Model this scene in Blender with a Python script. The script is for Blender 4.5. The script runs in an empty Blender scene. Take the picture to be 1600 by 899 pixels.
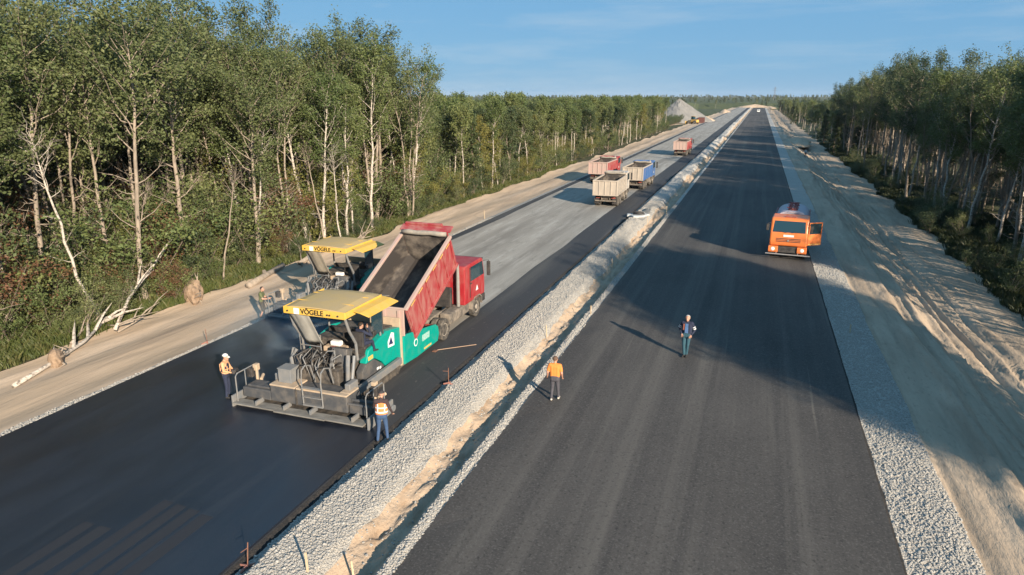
import bpy, bmesh, math, random
import numpy as np
from mathutils import Vector, Matrix, noise as mnoise
R = math.radians
# ------------------------------------------------------------------ camera, sky, sun, exposure
scene = bpy.context.scene
C = scene.collection
cam_data = bpy.data.cameras.new("camera"); cam = bpy.data.objects.new("camera", cam_data); C.objects.link(cam)
cam.location = (0, 0, 11.0); cam.rotation_euler = (R(90 - 15.58), 0, R(19.396))
cam_data.sensor_width = 36; cam_data.lens = 24.0; cam_data.clip_start = 0.3; cam_data.clip_end = 20000
scene.camera = cam
SUN_EL = 19.0
SUN_DIR = Vector((0.735, -0.678, 0)).normalized()          # horizontal direction towards the sun
world = bpy.data.worlds.new("World"); scene.world = world; world.use_nodes = True
wn = world.node_tree.nodes; wl = world.node_tree.links; wn.clear()
sky = wn.new("ShaderNodeTexSky"); sky.sky_type = 'NISHITA'; sky.sun_disc = False
sky.sun_elevation = R(SUN_EL); sky.sun_rotation = math.atan2(SUN_DIR.x, SUN_DIR.y)
sky.air_density = 1.0; sky.dust_density = 0.0; sky.ozone_density = 3.0; sky.altitude = 100
bg = wn.new("ShaderNodeBackground"); bg.inputs[1].default_value = 0.05
wo = wn.new("ShaderNodeOutputWorld")
tc = wn.new("ShaderNodeTexCoord"); mp = wn.new("ShaderNodeMapping"); mp.inputs['Rotation'].default_value = (0, 0, R(25)); mp.inputs['Scale'].default_value = (2.0, 9.0, 26.0)
cn = wn.new("ShaderNodeTexNoise"); cn.inputs['Scale'].default_value = 1.3; cn.inputs['Detail'].default_value = 7; cn.inputs['Roughness'].default_value = .62
cr = wn.new("ShaderNodeValToRGB"); cr.color_ramp.elements[0].position = .50; cr.color_ramp.elements[1].position = .86
cr.color_ramp.elements[1].color = (.55, .55, .55, 1)
mxs = wn.new("ShaderNodeMixRGB"); mxs.inputs[2].default_value = (5.4, 6.6, 7.6, 1)
wl.new(tc.outputs['Generated'], mp.inputs[0]); wl.new(mp.outputs[0], cn.inputs['Vector']); wl.new(cn.outputs[0], cr.inputs[0])
veil = wn.new("ShaderNodeMixRGB"); veil.inputs[0].default_value = .85; veil.inputs[2].default_value = (1.72, 4.26, 7.2, 1); wl.new(sky.outputs[0], veil.inputs[1])
wl.new(cr.outputs[0], mxs.inputs[0]); wl.new(veil.outputs[0], mxs.inputs[1]); wl.new(mxs.outputs[0], bg.inputs[0]); wl.new(bg.outputs[0], wo.inputs[0])
sd = bpy.data.lights.new("sun", 'SUN'); sd.energy = 5.0; sd.angle = R(0.55); sd.color = (1.0, .87, .70)
sun = bpy.data.objects.new("sun", sd); C.objects.link(sun)
sv = Vector((SUN_DIR.x*math.cos(R(SUN_EL)), SUN_DIR.y*math.cos(R(SUN_EL)), math.sin(R(SUN_EL))))
sun.rotation_euler = sv.to_track_quat('Z', 'Y').to_euler(); sun.location = sv*100
vs = scene.view_settings; vs.view_transform = 'Standard'; vs.look = 'None'; vs.gamma = 1; vs.use_curve_mapping = False; vs.exposure = 0.98
scene.cycles.use_denoising = True
scene.cycles.max_bounces = 5; scene.cycles.diffuse_bounces = 2; scene.cycles.glossy_bounces = 2; scene.cycles.transmission_bounces = 3; scene.cycles.volume_bounces = 0

rng = np.random.default_rng(7); random.seed(7)
# ------------------------------------------------------------------ materials
MATS = {}
def nt(m): return m.node_tree.nodes, m.node_tree.links
def N(ns, t, **kw):
    n = ns.new(t)
    for k, v in kw.items():
        if k in n.inputs: n.inputs[k].default_value = v
        else: setattr(n, k, v)
    return n
def c4(c): return (c[0], c[1], c[2], 1)
def mat(name, col, rough=.6, col2=None, nscale=3., amount=1., metal=0., bump=0., bscale=30., stretch=(1, 1, 1), spec=.4, detail=5, lo=.35, hi=.68):
    """two-tone noise material; col2 laid over col where the noise is high (dust, wear, grain)"""
    if name in MATS: return MATS[name]
    m = bpy.data.materials.new(name); m.use_nodes = True; ns, ls = nt(m)
    p = ns['Principled BSDF']; p.inputs['Roughness'].default_value = rough; p.inputs['Metallic'].default_value = metal
    p.inputs['Specular IOR Level'].default_value = spec; p.inputs['Base Color'].default_value = c4(col)
    co = N(ns, 'ShaderNodeTexCoord'); ma = N(ns, 'ShaderNodeMapping', Scale=stretch); ls.new(co.outputs['Object'], ma.inputs[0])
    if col2 is not None:
        n = N(ns, 'ShaderNodeTexNoise', Scale=nscale, Detail=detail, Roughness=.62); ls.new(ma.outputs[0], n.inputs['Vector'])
        r = N(ns, 'ShaderNodeMapRange'); r.inputs[1].default_value = lo; r.inputs[2].default_value = hi; r.inputs[4].default_value = amount
        ls.new(n.outputs[0], r.inputs[0]); mx = N(ns, 'ShaderNodeMixRGB'); mx.inputs[1].default_value = c4(col); mx.inputs[2].default_value = c4(col2)
        ls.new(r.outputs[0], mx.inputs[0]); ls.new(mx.outputs[0], p.inputs['Base Color'])
    if bump:
        b = N(ns, 'ShaderNodeTexNoise', Scale=bscale, Detail=4); ls.new(ma.outputs[0], b.inputs['Vector'])
        bn = N(ns, 'ShaderNodeBump', Strength=bump, Distance=.05); ls.new(b.outputs[0], bn.inputs['Height']); ls.new(bn.outputs[0], p.inputs['Normal'])
    MATS[name] = m; return m
DUST = (.36, .29, .22)
def paint(name, col, dust=.5, rough=.5, nscale=5.): return mat(name, col, rough, (.40, .27, .22), nscale, dust*.75, bump=.0, spec=.35, detail=9, lo=.40, hi=.85, stretch=(.6, 1, .3))

def layered(name, base, layers, rough=.9, bumps=(), spec=.3, rough2=None):
    """world-space ground material: layers of (colour, noise scale, stretch, lo, hi, amount)"""
    m = bpy.data.materials.new(name); m.use_nodes = True; ns, ls = nt(m); p = ns['Principled BSDF']
    p.inputs['Roughness'].default_value = rough; p.inputs['Specular IOR Level'].default_value = spec
    g = N(ns, 'ShaderNodeNewGeometry'); prev = None
    def noise_at(sc, st, det=6):
        ma = N(ns, 'ShaderNodeMapping', Scale=st); ls.new(g.outputs['Position'], ma.inputs[0])
        n = N(ns, 'ShaderNodeTexNoise', Scale=sc, Detail=det, Roughness=.6); ls.new(ma.outputs[0], n.inputs['Vector']); return n.outputs[0]
    for col, sc, st, lo, hi, am in layers:
        r = N(ns, 'ShaderNodeMapRange'); r.inputs[1].default_value = lo; r.inputs[2].default_value = hi; r.inputs[4].default_value = am
        ls.new(noise_at(sc, st), r.inputs[0]); mx = N(ns, 'ShaderNodeMixRGB'); mx.inputs[1].default_value = c4(base); mx.inputs[2].default_value = c4(col)
        if prev: ls.new(prev, mx.inputs[1])
        ls.new(r.outputs[0], mx.inputs[0]); prev = mx.outputs[0]
    if rough2:
        rr_ = N(ns, 'ShaderNodeMapRange'); rr_.inputs[1].default_value = .35; rr_.inputs[2].default_value = .65; rr_.inputs[3].default_value = rough; rr_.inputs[4].default_value = rough2; ls.new(noise_at(.7, (1, .3, 1)), rr_.inputs[0]); ls.new(rr_.outputs[0], p.inputs['Roughness'])
    if prev: ls.new(prev, p.inputs['Base Color'])
    else: p.inputs['Base Color'].default_value = c4(base)
    nrm = None
    for sc, st, strength, dist in bumps:
        bn = N(ns, 'ShaderNodeBump', Strength=strength, Distance=dist); ls.new(noise_at(sc, st, 3), bn.inputs['Height'])
        if nrm: ls.new(nrm, bn.inputs['Normal'])
        nrm = bn.outputs[0]
    if nrm: ls.new(nrm, p.inputs['Normal'])
    return m
I1 = (1, 1, 1)
ALONG = (1, .035, 1)
M_ground = layered('forest_floor', (.055, .06, .025), [((.10, .075, .04), .4, I1, .4, .65, .8), ((.035, .05, .015), 2, I1, .4, .6, .7)], bumps=[(3, I1, .6, .1)])
M_fresh = layered('fresh_asphalt', (.008, .011, .019), [((.014, .018, .027), .5, (1, .12, 1), .4, .7, .8), ((.045, .045, .047), 22, I1, .58, .76, .6), ((.028, .03, .036), 1.1, (1, .05, 1), .55, .7, .6)], rough=.30, rough2=.50, bumps=[(24, I1, .35, .012), (90, I1, .15, .01)], spec=1.0)  # blue of sky reflection and vapour tinted into the base colour
M_base = layered('dusty_base_course', (.33, .303, .263), [((.19, .172, .148), .55, (1, .06, 1), .4, .65, .8), ((.50, .47, .42), 1.3, (1, .1, 1), .5, .75, .7), ((.17, .155, .135), 2.2, (1, .25, 1), .55, .72, .6), ((.14, .13, .115), 30, I1, .5, .7, .5)], bumps=[(50, I1, .4, .02)])
M_strip = layered('worn_asphalt_strip', (.036, .037, .041), [((.30, .27, .23), 7, (1, .7, 1), .66, .72, .7), ((.13, .12, .105), .8, (1, .05, 1), .5, .75, .7), ((.08, .075, .07), 45, I1, .45, .7, .6), ((.2, .18, .15), 5, (1, .5, 1), .62, .78, .6)], rough=.8, bumps=[(60, I1, .4, .015)])
M_right = layered('new_asphalt', (.096, .086, .077), [((.058, .053, .050), .9, (1, .015, 1), .40, .66, .8), ((.125, .113, .098), 1.7, ALONG, .54, .72, .75), ((.03, .028, .027), .09, (1, .5, 1), .45, .65, .6),
    ((.17, .152, .13), .8, (1, .012, 1), .52, .72, .6), ((.22, .195, .16), 4.5, (1, .012, 1), .66, .74, .45), ((.14, .128, .115), 16, I1, .52, .68, .75), ((.02, .02, .02), 11, I1, .54, .7, .6)], rough=.85, bumps=[(55, I1, .5, .015)], spec=.2)
M_sand = layered('sand', (.45, .325, .218), [((.53, .40, .28), .6, (1, .25, 1), .42, .65, .8), ((.30, .22, .145), 1.1, (1, .16, 1), .52, .72, .75), ((.24, .185, .13), 9, (1, .6, 1), .6, .8, .6)], bumps=[(6, (1, .4, 1), .5, .06), (40, I1, .4, .02)])
M_slope = layered('slope_sand', (.37, .285, .205), [((.47, .365, .265), .6, (1, .25, 1), .42, .65, .8), ((.25, .19, .135), 1.1, (1, .12, 1), .5, .7, .8), ((.20, .155, .115), 6, (1, .4, 1), .56, .76, .7)], bumps=[(6, (1, .3, 1), .7, .07), (40, I1, .5, .02)])
M_track = layered('packed_sand_track', (.42, .315, .22), [((.52, .40, .295), .45, (1, .13, 1), .45, .65, .85), ((.30, .225, .165), .8, (1, .08, 1), .52, .68, .8), ((.35, .275, .21), 5, (1, .4, 1), .55, .8, .6)], bumps=[(3, (1, .12, 1), .6, .08), (35, I1, .35, .02)])
M_msand = layered('median_sand', (.40, .295, .205), [((.48, .365, .26), .9, (1, .5, 1), .45, .68, .8), ((.25, .16, .095), 1.6, (1, .3, 1), .52, .7, .8)], bumps=[(7, (1, .6, 1), .8, .08), (40, I1, .5, .02)])
M_gravel = layered('crushed_gravel', (.46, .43, .385), [((.36, .335, .295), .7, I1, .4, .7, .6), ((.20, .18, .16), 14, I1, .5, .66, .75), ((.52, .49, .44), 19, I1, .56, .72, .7)], bumps=[(16, I1, 1, .09), (34, I1, .6, .04)])
M_edge = layered('loose_asphalt_edge', (.02, .019, .019), [((.06, .05, .042), 9, I1, .45, .7, .7)], bumps=[(25, I1, .8, .04)])
M_grassg = layered('rough_grass_ground', (.045, .055, .02), [((.10, .085, .05), .8, I1, .45, .7, .8), ((.03, .045, .014), 3, I1, .4, .7, .7)], bumps=[(5, I1, .9, .15)])
M_pile = layered('stockpile_gravel', (.215, .205, .19), [((.15, .145, .135), .3, (1, 1, .3), .4, .7, .8)], bumps=[(2, I1, .7, .3)])
M_stone = mat('stone_grey', (.46, .425, .375), .9, (.20, .185, .165), 1.3, 1., lo=.38, hi=.66)

# ------------------------------------------------------------------ object helpers
def mesh_obj(name, me, material=None, parent=None):
    o = bpy.data.objects.new(name, me); C.objects.link(o)
    if material is not None and not me.materials: me.materials.append(material)
    if parent is not None: o.parent = parent
    return o
def tag(o, label=None, cat=None, group=None, kind=None):
    if label: o['label'] = label
    if cat: o['category'] = cat
    if group: o['group'] = group
    if kind: o['kind'] = kind
    return o
def thing(name, label, cat, loc=(0, 0, 0), rz=0., group=None):
    o = bpy.data.objects.new(name, None); C.objects.link(o); o.empty_display_size = .3
    o.location = loc; o.rotation_euler = (0, 0, rz); return tag(o, label, cat, group)
def copy_tree(o, parent=None):
    c = o.copy(); C.objects.link(c)
    if parent is not None: c.parent = parent
    for ch in o.children: copy_tree(ch, c)
    return c
class MB:
    def __init__(s): s.bm = bmesh.new()
    def _tf(s, vs, rot, piv):
        if rot: bmesh.ops.rotate(s.bm, verts=vs, cent=piv, matrix=Matrix.Rotation(rot[1], 3, rot[0]))
    def box(s, x0, x1, y0, y1, z0, z1, bev=0., rot=None, piv=(0, 0, 0)):
        r = bmesh.ops.create_cube(s.bm, size=1); vs = r['verts']
        for v in vs: v.co = Vector(((x0+x1)/2 + v.co.x*(x1-x0), (y0+y1)/2 + v.co.y*(y1-y0), (z0+z1)/2 + v.co.z*(z1-z0)))
        if bev:
            es = list({e for v in vs for e in v.link_edges}); rr = bmesh.ops.bevel(s.bm, geom=es, offset=bev, segments=2, affect='EDGES', profile=.5); vs = rr['verts']
            vs = list({v for f in rr['faces'] for v in f.verts} | set(vs))
        s._tf(vs, rot, piv); return s
    def prism(s, prof, a0, a1, axis='x', bev=0.):
        """profile of 2D points: axis x -> (y,z), axis y -> (x,z), axis z -> (x,y); extruded a0..a1"""
        def P(p, a): return {'x': (a, p[0], p[1]), 'y': (p[0], a, p[1]), 'z': (p[0], p[1], a)}[axis]
        v0 = [s.bm.verts.new(P(p, a0)) for p in prof]; v1 = [s.bm.verts.new(P(p, a1)) for p in prof]; n = len(prof)
        fs = [s.bm.faces.new(v0), s.bm.faces.new(v1[::-1])]
        for i in range(n): fs.append(s.bm.faces.new((v0[i], v1[i], v1[(i+1) % n], v0[(i+1) % n])))
        bmesh.ops.recalc_face_normals(s.bm, faces=fs)
        if bev:
            bmesh.ops.bevel(s.bm, geom=list({e for f in fs for e in f.edges}), offset=bev, segments=2, affect='EDGES', profile=.5)
        return s
    def tube(s, pts, r, n=8, caps=True):
        pts = [Vector(p) for p in pts]; rs = r if isinstance(r, (list, tuple)) else [r]*len(pts); rings = []
        up = Vector((0, 0, 1))
        for i, p in enumerate(pts):
            d = (pts[min(i+1, len(pts)-1)] - pts[max(i-1, 0)]).normalized()
            a = d.cross(up if abs(d.z) < .95 else Vector((1, 0, 0))).normalized(); b = d.cross(a)
            rings.append([s.bm.verts.new(p + (a*math.cos(2*math.pi*k/n) + b*math.sin(2*math.pi*k/n))*rs[i]) for k in range(n)])
        for i in range(len(pts)-1):
            for k in range(n): s.bm.faces.new((rings[i][k], rings[i][(k+1) % n], rings[i+1][(k+1) % n], rings[i+1][k]))
        if caps: s.bm.faces.new(rings[0][::-1]); s.bm.faces.new(rings[-1])
        return s
    def lathe(s, prof, origin, axis='x', n=24):
        """prof: (offset along axis, radius)"""
        rings = []
        for a, r in prof:
            ring = []
            for k in range(n):
                c, d = r*math.cos(2*math.pi*k/n), r*math.sin(2*math.pi*k/n)
                q = {'x': (a, c, d), 'y': (c, a, d), 'z': (c, d, a)}[axis]; ring.append(s.bm.verts.new(Vector(origin)+Vector(q)))
            rings.append(ring)
        fs = []
        for i in range(len(rings)-1):
            for k in range(n): fs.append(s.bm.faces.new((rings[i][k], rings[i][(k+1) % n], rings[i+1][(k+1) % n], rings[i+1][k])))
        fs.append(s.bm.faces.new(rings[0])); fs.append(s.bm.faces.new(rings[-1])); bmesh.ops.recalc_face_normals(s.bm, faces=fs); return s
    def quadsheet(s, grid, thick=0.02):
        """grid of points -> thin closed sheet"""
        g = [[Vector(p) for p in row] for row in grid]; off = Vector((0, 0, -thick)); rows, cols = len(g), len(g[0])
        A = [[s.bm.verts.new(p) for p in row] for row in g]; B = [[s.bm.verts.new(p+off) for p in row] for row in g]; fs = []
        for i in range(rows-1):
            for j in range(cols-1):
                fs.append(s.bm.faces.new((A[i][j], A[i][j+1], A[i+1][j+1], A[i+1][j]))); fs.append(s.bm.faces.new((B[i][j], B[i+1][j], B[i+1][j+1], B[i][j+1])))
        ed = [(0, j, 0, j+1) for j in range(cols-1)] + [(i, cols-1, i+1, cols-1) for i in range(rows-1)] + [(rows-1, j+1, rows-1, j) for j in range(cols-1)] + [(i+1, 0, i, 0) for i in range(rows-1)]
        for i, j, k, l in ed: fs.append(s.bm.faces.new((A[i][j], B[i][j], B[k][l], A[k][l])))
        bmesh.ops.recalc_face_normals(s.bm, faces=fs); return s
    def build(s, name, material, parent=None, smooth=False):
        me = bpy.data.meshes.new(name); s.bm.to_mesh(me); s.bm.free()
        if smooth: me.polygons.foreach_set('use_smooth', [True]*len(me.polygons))
        return mesh_obj(name, me, material, parent)
def text_part(name, body, size, loc, rot, material, parent):
    cu = bpy.data.curves.new(name, 'FONT'); cu.body = body; cu.size = size; cu.extrude = .004; cu.align_x = 'CENTER'; cu.align_y = 'CENTER'; cu.offset = .006
    tmp = bpy.data.objects.new('tmp', cu); C.objects.link(tmp)
    me = bpy.data.meshes.new_from_object(tmp.evaluated_get(bpy.context.evaluated_depsgraph_get())); bpy.data.objects.remove(tmp)
    me.materials.clear(); o = mesh_obj(name, me, material, parent); o.location = loc; o.rotation_euler = rot; return o
def np_mesh(name, V, F, smooth=False):
    me = bpy.data.meshes.new(name); V = np.asarray(V, np.float32); F = np.asarray(F, np.int32); k = F.shape[1]
    me.vertices.add(len(V)); me.vertices.foreach_set('co', V.ravel()); me.loops.add(F.size); me.loops.foreach_set('vertex_index', F.ravel())
    me.polygons.add(len(F)); me.polygons.foreach_set('loop_start', np.arange(0, F.size, k, dtype=np.int32)); me.polygons.foreach_set('loop_total', np.full(len(F), k, np.int32))
    me.polygons.foreach_set('use_smooth', np.full(len(F), bool(smooth)))
    me.update(); me.validate(); return me
# value noise
_tab = rng.random((256, 256))
def vnoise(x, y):
    x = np.asarray(x, float); y = np.asarray(y, float); xi = np.floor(x).astype(int); yi = np.floor(y).astype(int); fx = x-xi; fy = y-yi
    fx = fx*fx*(3-2*fx); fy = fy*fy*(3-2*fy); g = lambda a, b: _tab[a % 256, b % 256]
    return (g(xi, yi)*(1-fx)+g(xi+1, yi)*fx)*(1-fy) + (g(xi, yi+1)*(1-fx)+g(xi+1, yi+1)*fx)*fy
def fbm(x, y, o=4): return sum(vnoise(x*2**k+17*k, y*2**k+31*k)/2**(k+1) for k in range(o))

# ------------------------------------------------------------------ the ground: strips that share one height function
def sstep(a, b, x): t = np.clip((x-a)/(b-a), 0, 1); return t*t*(3-2*t)
def wob(y, s, a): return (fbm(np.asarray(y, float)*s, np.full_like(np.asarray(y, float), s*7.3)) - .5)*2*a
B = {  # strip boundaries as functions of y
 'lfor': lambda y: -29.2 + wob(y, .12, 1.0), 'trk': lambda y: -23.75 + wob(y, .5, .14), 'gl': lambda y: -23.0 + 0*np.asarray(y, float),
 'bl': lambda y: -22.15 + wob(y, .1, .25), 'bs': lambda y: -13.3 + wob(y, .12, .16), 'rl': lambda y: -11.12 + 0*np.asarray(y, float), 'e1': lambda y: -10.95 + wob(y, .9, .05),
 'g2': lambda y: -8.82 + wob(y, .6, .2), 's2': lambda y: -7.95 + wob(y, .8, .12), 'r0': lambda y: -7.33 + wob(y, 1.2, .03), 'r1': lambda y: 4.25 + 0*np.asarray(y, float),
 'r1e': lambda y: 4.36 + wob(y, 1.1, .04), 'g3': lambda y: 6.15 + wob(y, .4, .15), 'toe': lambda y: 17.6 + wob(y, .15, 1.8), 'rfor': lambda y: 25 + 0*np.asarray(y, float)}
def height(x, y):
    x = np.asarray(x, float); y = np.asarray(y, float); z = np.zeros_like(x)
    # left: sand track and forest floor
    lt = -.22 - .05*np.sin((x+23)*2.4) + (fbm(x*1.2, y*.25)-.5)*.16
    z = np.where(x < -23, lt*sstep(-23, -23.8, x), z)
    lf = (fbm(x*.5, y*.5)-.5)*.5 + .25*sstep(-28.6, -29.5, x)*(1-sstep(-29.8, -31, x))
    z = z + np.where(x < -28, lf*sstep(-28, -30, x), 0)
    # median: low step, raised gravel, sand ditch, gravel kerb of the right road
    md = -.10*sstep(-11.1, -10.95, x) + .26*sstep(-10.75 , -10.45, x + wob(y, 1.1, .1)) - .40*sstep(-9.2, -8.5, x) - .10*sstep(-8.4, -8.0, x) + .36*sstep(-7.90, -7.66, x+wob(y, 1.4, .06)) - .05*sstep(-7.5, -7.35, x)
    rough_s = sstep(-9.2, -8.8, x)*(1-sstep(-8.1, -7.8, x))
    md = md + rough_s*((fbm(x*4.2, y*1.6)-.5)*.42 - np.abs(fbm(x*2.4, y*.35)-.5)*.5) + (fbm(x*5, y*5, 2)-.5)*.035
    heap = sstep(52, 60, y)*np.clip(fbm(x*.35+5, y*.22)-.44, 0, 1)*2.2*sstep(-11.1, -10, x)*(1-sstep(-8.3, -7.5, x))
    z = np.where((x > -11.12) & (x < -7.33), md+heap, z)
    # right: shoulder, slope with washed ridges, flat, forest
    sh = -.09*sstep(4.25, 4.4, x) - .12*sstep(5.6, 6.6, x) - 1.75*sstep(8.1, 12.4, x + wob(y, .08, .5)) - .25*sstep(14.5, 18, x)
    on = sstep(6.6, 8.5, x)*(1-sstep(13.5, 16, x))
    rip = ((fbm(x*1.5+y*.22, y*.10-x*.2)-.5)*.95 - np.abs(fbm(x*2.2+y*.35, y*.07)-.5)*.7)*on + (fbm(x*2.5, y*1.2)-.5)*.14*sstep(6.2, 7, x)
    wx = x + (fbm(y*.05, x*.2)-.5)*1.6
    rdg = np.abs(fbm(wx*1.35, y*.022, 3)-.5)*2; rdg2 = np.abs(fbm(wx*3.1+9, y*.05, 3)-.5)*2
    rip = rip*.22 - (rdg*.62 + rdg2*.34)*sstep(7.4, 8.6, x)*(1-sstep(12.6, 15.2, x)) + (fbm(x*4, y*2.6, 3)-.5)*.13*sstep(8.2, 9, x)
    rut = -.07*np.exp(-((x-6.35-wob(y, .3, .06))/.09)**2) - .04*np.exp(-((x-7.25-wob(y, .3, .1))/.13)**2); rip = rip + rut
    ber = .32*np.exp(-((x-8.1-wob(y, .2, .6))/.33)**2)*sstep(.42, .6, fbm(y*.1, y*0+3))
    z = np.where(x > 4.25, sh + rip + ber + (fbm(x*4, y*4, 2)-.5)*.05, z)
    z = z + np.where(x > 16, (fbm(x*.4, y*.4)-.5)*.6*sstep(16, 19, x), 0)
    return z
def ys_for(dy0, y0, y1):
    ys = [y0]
    while ys[-1] < y1: ys.append(ys[-1] + dy0*max(1., max(ys[-1], 0)/28))
    ys[-1] = y1; return np.array(ys)
def strip(name, b0, b1, nx, y0, y1, dy, material, dz=0., thick=None):
    ys = ys_for(dy, y0, y1); f0 = B[b0] if isinstance(b0, str) else (lambda y: np.full_like(y, b0)); f1 = B[b1] if isinstance(b1, str) else (lambda y: np.full_like(y, b1))
    u = np.linspace(0, 1, nx+1); X = f0(ys)[:, None]*(1-u) + f1(ys)[:, None]*u; Y = np.repeat(ys[:, None], nx+1, 1); Z = height(X, Y)+dz
    V = np.stack([X, Y, Z], -1).reshape(-1, 3); i, j = np.meshgrid(np.arange(len(ys)-1), np.arange(nx), indexing='ij'); a = (i*(nx+1)+j).ravel()
    F = np.stack([a, a+1, a+nx+2, a+nx+1], 1)
    if thick:      # side skirts of a laid mat
        n = len(V); ring = list(range(0, nx+1)) + [k*(nx+1)+nx for k in range(1, len(ys))] + [(len(ys)-1)*(nx+1)+k for k in range(nx-1, -1, -1)] + [k*(nx+1) for k in range(len(ys)-2, 0, -1)]
        low = V[ring].copy(); low[:, 2] -= thick; V = np.vstack([V, low]); m = len(ring)
        F = np.vstack([F, [[ring[k], n+k, n+(k+1) % m, ring[(k+1) % m]] for k in range(m)]])
    o = mesh_obj(name, np_mesh(name, V, F, not thick), material); tag(o, kind='structure'); return o
FAR = 820
gs = MB(); gs.box(-4800, 3600, -300, 5000, -3.2, -2.9); tag(gs.build('ground', M_ground), kind='structure')
strip('forest_floor', -160, 'lfor', 60, -10, 420, 1.2, M_ground)
strip('sand_track', 'lfor', 'trk', 30, -6, FAR, .35, M_track)
strip('gravel_edge', 'trk', 'gl', 5, -6, FAR, .3, M_gravel)
strip('left_carriageway_edge', 'gl', 'bl', 3, -6, FAR, 1, M_strip)
strip('left_carriageway', 'bl', 'bs', 10, -6, FAR, 1, M_base)
strip('left_carriageway_lane', 'bs', 'rl', 6, -6, FAR, 1, M_strip)
ROLLS = [(-16.05, -15.7, 11.2), (-15.5, -15.1, 11.2), (-14.85, -14.5, 12.7), (-14.35, -14.0, 12.65), (-13.85, -13.5, 12.6), (-13.35, -12.95, 12.5)]
NEARM, FARM = 18.75, 27.85            # where the two screeds lay the mat
tag(strip('fresh_mat', -17.3, -11.16, 4, -6, NEARM, 1, M_fresh, dz=.075, thick=.07), kind='structure')
strip('fresh_mat_far_lane', -22.98, -17.305, 4, -6, FARM, 1, M_fresh, dz=.070, thick=.065)
ROLL = layered('roller_mark', (.030, .031, .036), [((.034, .035, .039), 1.2, (1, .2, 1), .45, .7, .7)], rough=.55, bumps=[(70, I1, .3, .01)])
MATN = bpy.data.objects['fresh_mat']
for x0, x1, y1 in ROLLS:
    m = MB(); m.quadsheet([[(x0, -3, .0795), (x1, -3, .0795)], [(x0, y1, .0795), (x1, y1, .0795)]], .003); m.build('roller_mark', ROLL, MATN)
strip('loose_edge', 'rl', 'e1', 3, -6, FAR, .25, M_edge)
strip('median_gravel', 'e1', 'g2', 22, -6, FAR, .12, M_gravel)
strip('median_sand', 'g2', 's2', 12, -6, FAR, .12, M_msand)
strip('median_gravel_kerb', 's2', 'r0', 8, -6, FAR, .12, M_gravel)
strip('right_carriageway', 'r0', 'r1', 12, -6, FAR, 1, M_right, dz=.02, thick=.16)
strip('right_loose_edge', 'r1', 'r1e', 2, -6, FAR, .3, M_edge)
strip('right_gravel_shoulder', 'r1e', 'g3', 16, -6, FAR, .15, M_gravel)
strip('right_sand_slope', 'g3', 'toe', 95, -6, FAR, .22, M_slope)
strip('right_grass_verge', 'toe', 'rfor', 14, -6, FAR, .8, M_grassg)
strip('right_forest_floor', 25, 160, 50, -40, 420, 1.5, M_ground)
# bare sand at the far end of the works
def heap_mesh(name, cx, cy, rx, ry, h, z0, pw=1.0, seed=0, n=40, m=14):
    V = [(cx, cy, z0+h)]; F = []
    for i in range(1, m+1):
        for k in range(n):
            a = 2*math.pi*k/n; t = i/m; rr = 1+.12*math.sin(3*a+seed)+.08*math.sin(5*a+seed*2)
            x, y = cx+rx*t*rr*math.cos(a), cy+ry*t*rr*math.sin(a); V.append((x, y, z0+h*(1-t)**pw + (random.random()-.5)*.06*h*(1-t) - (.3 if i == m else 0)))
    bm = bmesh.new(); vs = [bm.verts.new(v) for v in V]
    for k in range(n): bm.faces.new((vs[0], vs[1+k], vs[1+(k+1) % n]))
    for i in range(m-1):
        for k in range(n): a = 1+i*n+k; b = 1+i*n+(k+1) % n; bm.faces.new((vs[a], vs[a+n], vs[b+n], vs[b]))
    me = bpy.data.meshes.new(name); bm.to_mesh(me); bm.free(); return me
tag(mesh_obj('gravel_pile', heap_mesh('gravel_pile', -36, 338, 14.5, 14, 10.9, -.5, 1.0, 1), M_pile), 'big grey cone of crushed stone rising above the trees beside the works', 'gravel pile')
ap = MB(); ap.box(-62, -23.5, 292, 380, -.9, -.26); tag(ap.build('stockyard_sand', M_sand), kind='structure')
for k, (x, y, rx, ry, h, lab) in enumerate([(-6, 838, 20, 10, 3.6, 'wide bank of bare sand closing the far end of the road'), (9, 800, 7, 22, 2.2, 'low sand heap at the far right road end'),
        (-24.5, 352, 5, 6, 2.4, 'small tan heap of sand beside the stone pile'), (10.5, 205, 3.4, 16, 1.3, 'long sand heap spilled on the embankment shoulder'), (-25.5, 560, 4, 26, 2.5, 'long far ridge of sand along the left track')]):
    tag(mesh_obj('sand_heap', heap_mesh('sand_heap', x, y, rx, ry, h, -.8 if x > 9 else -.2, .8, k+3), M_sand), lab, 'sand heap')
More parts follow.
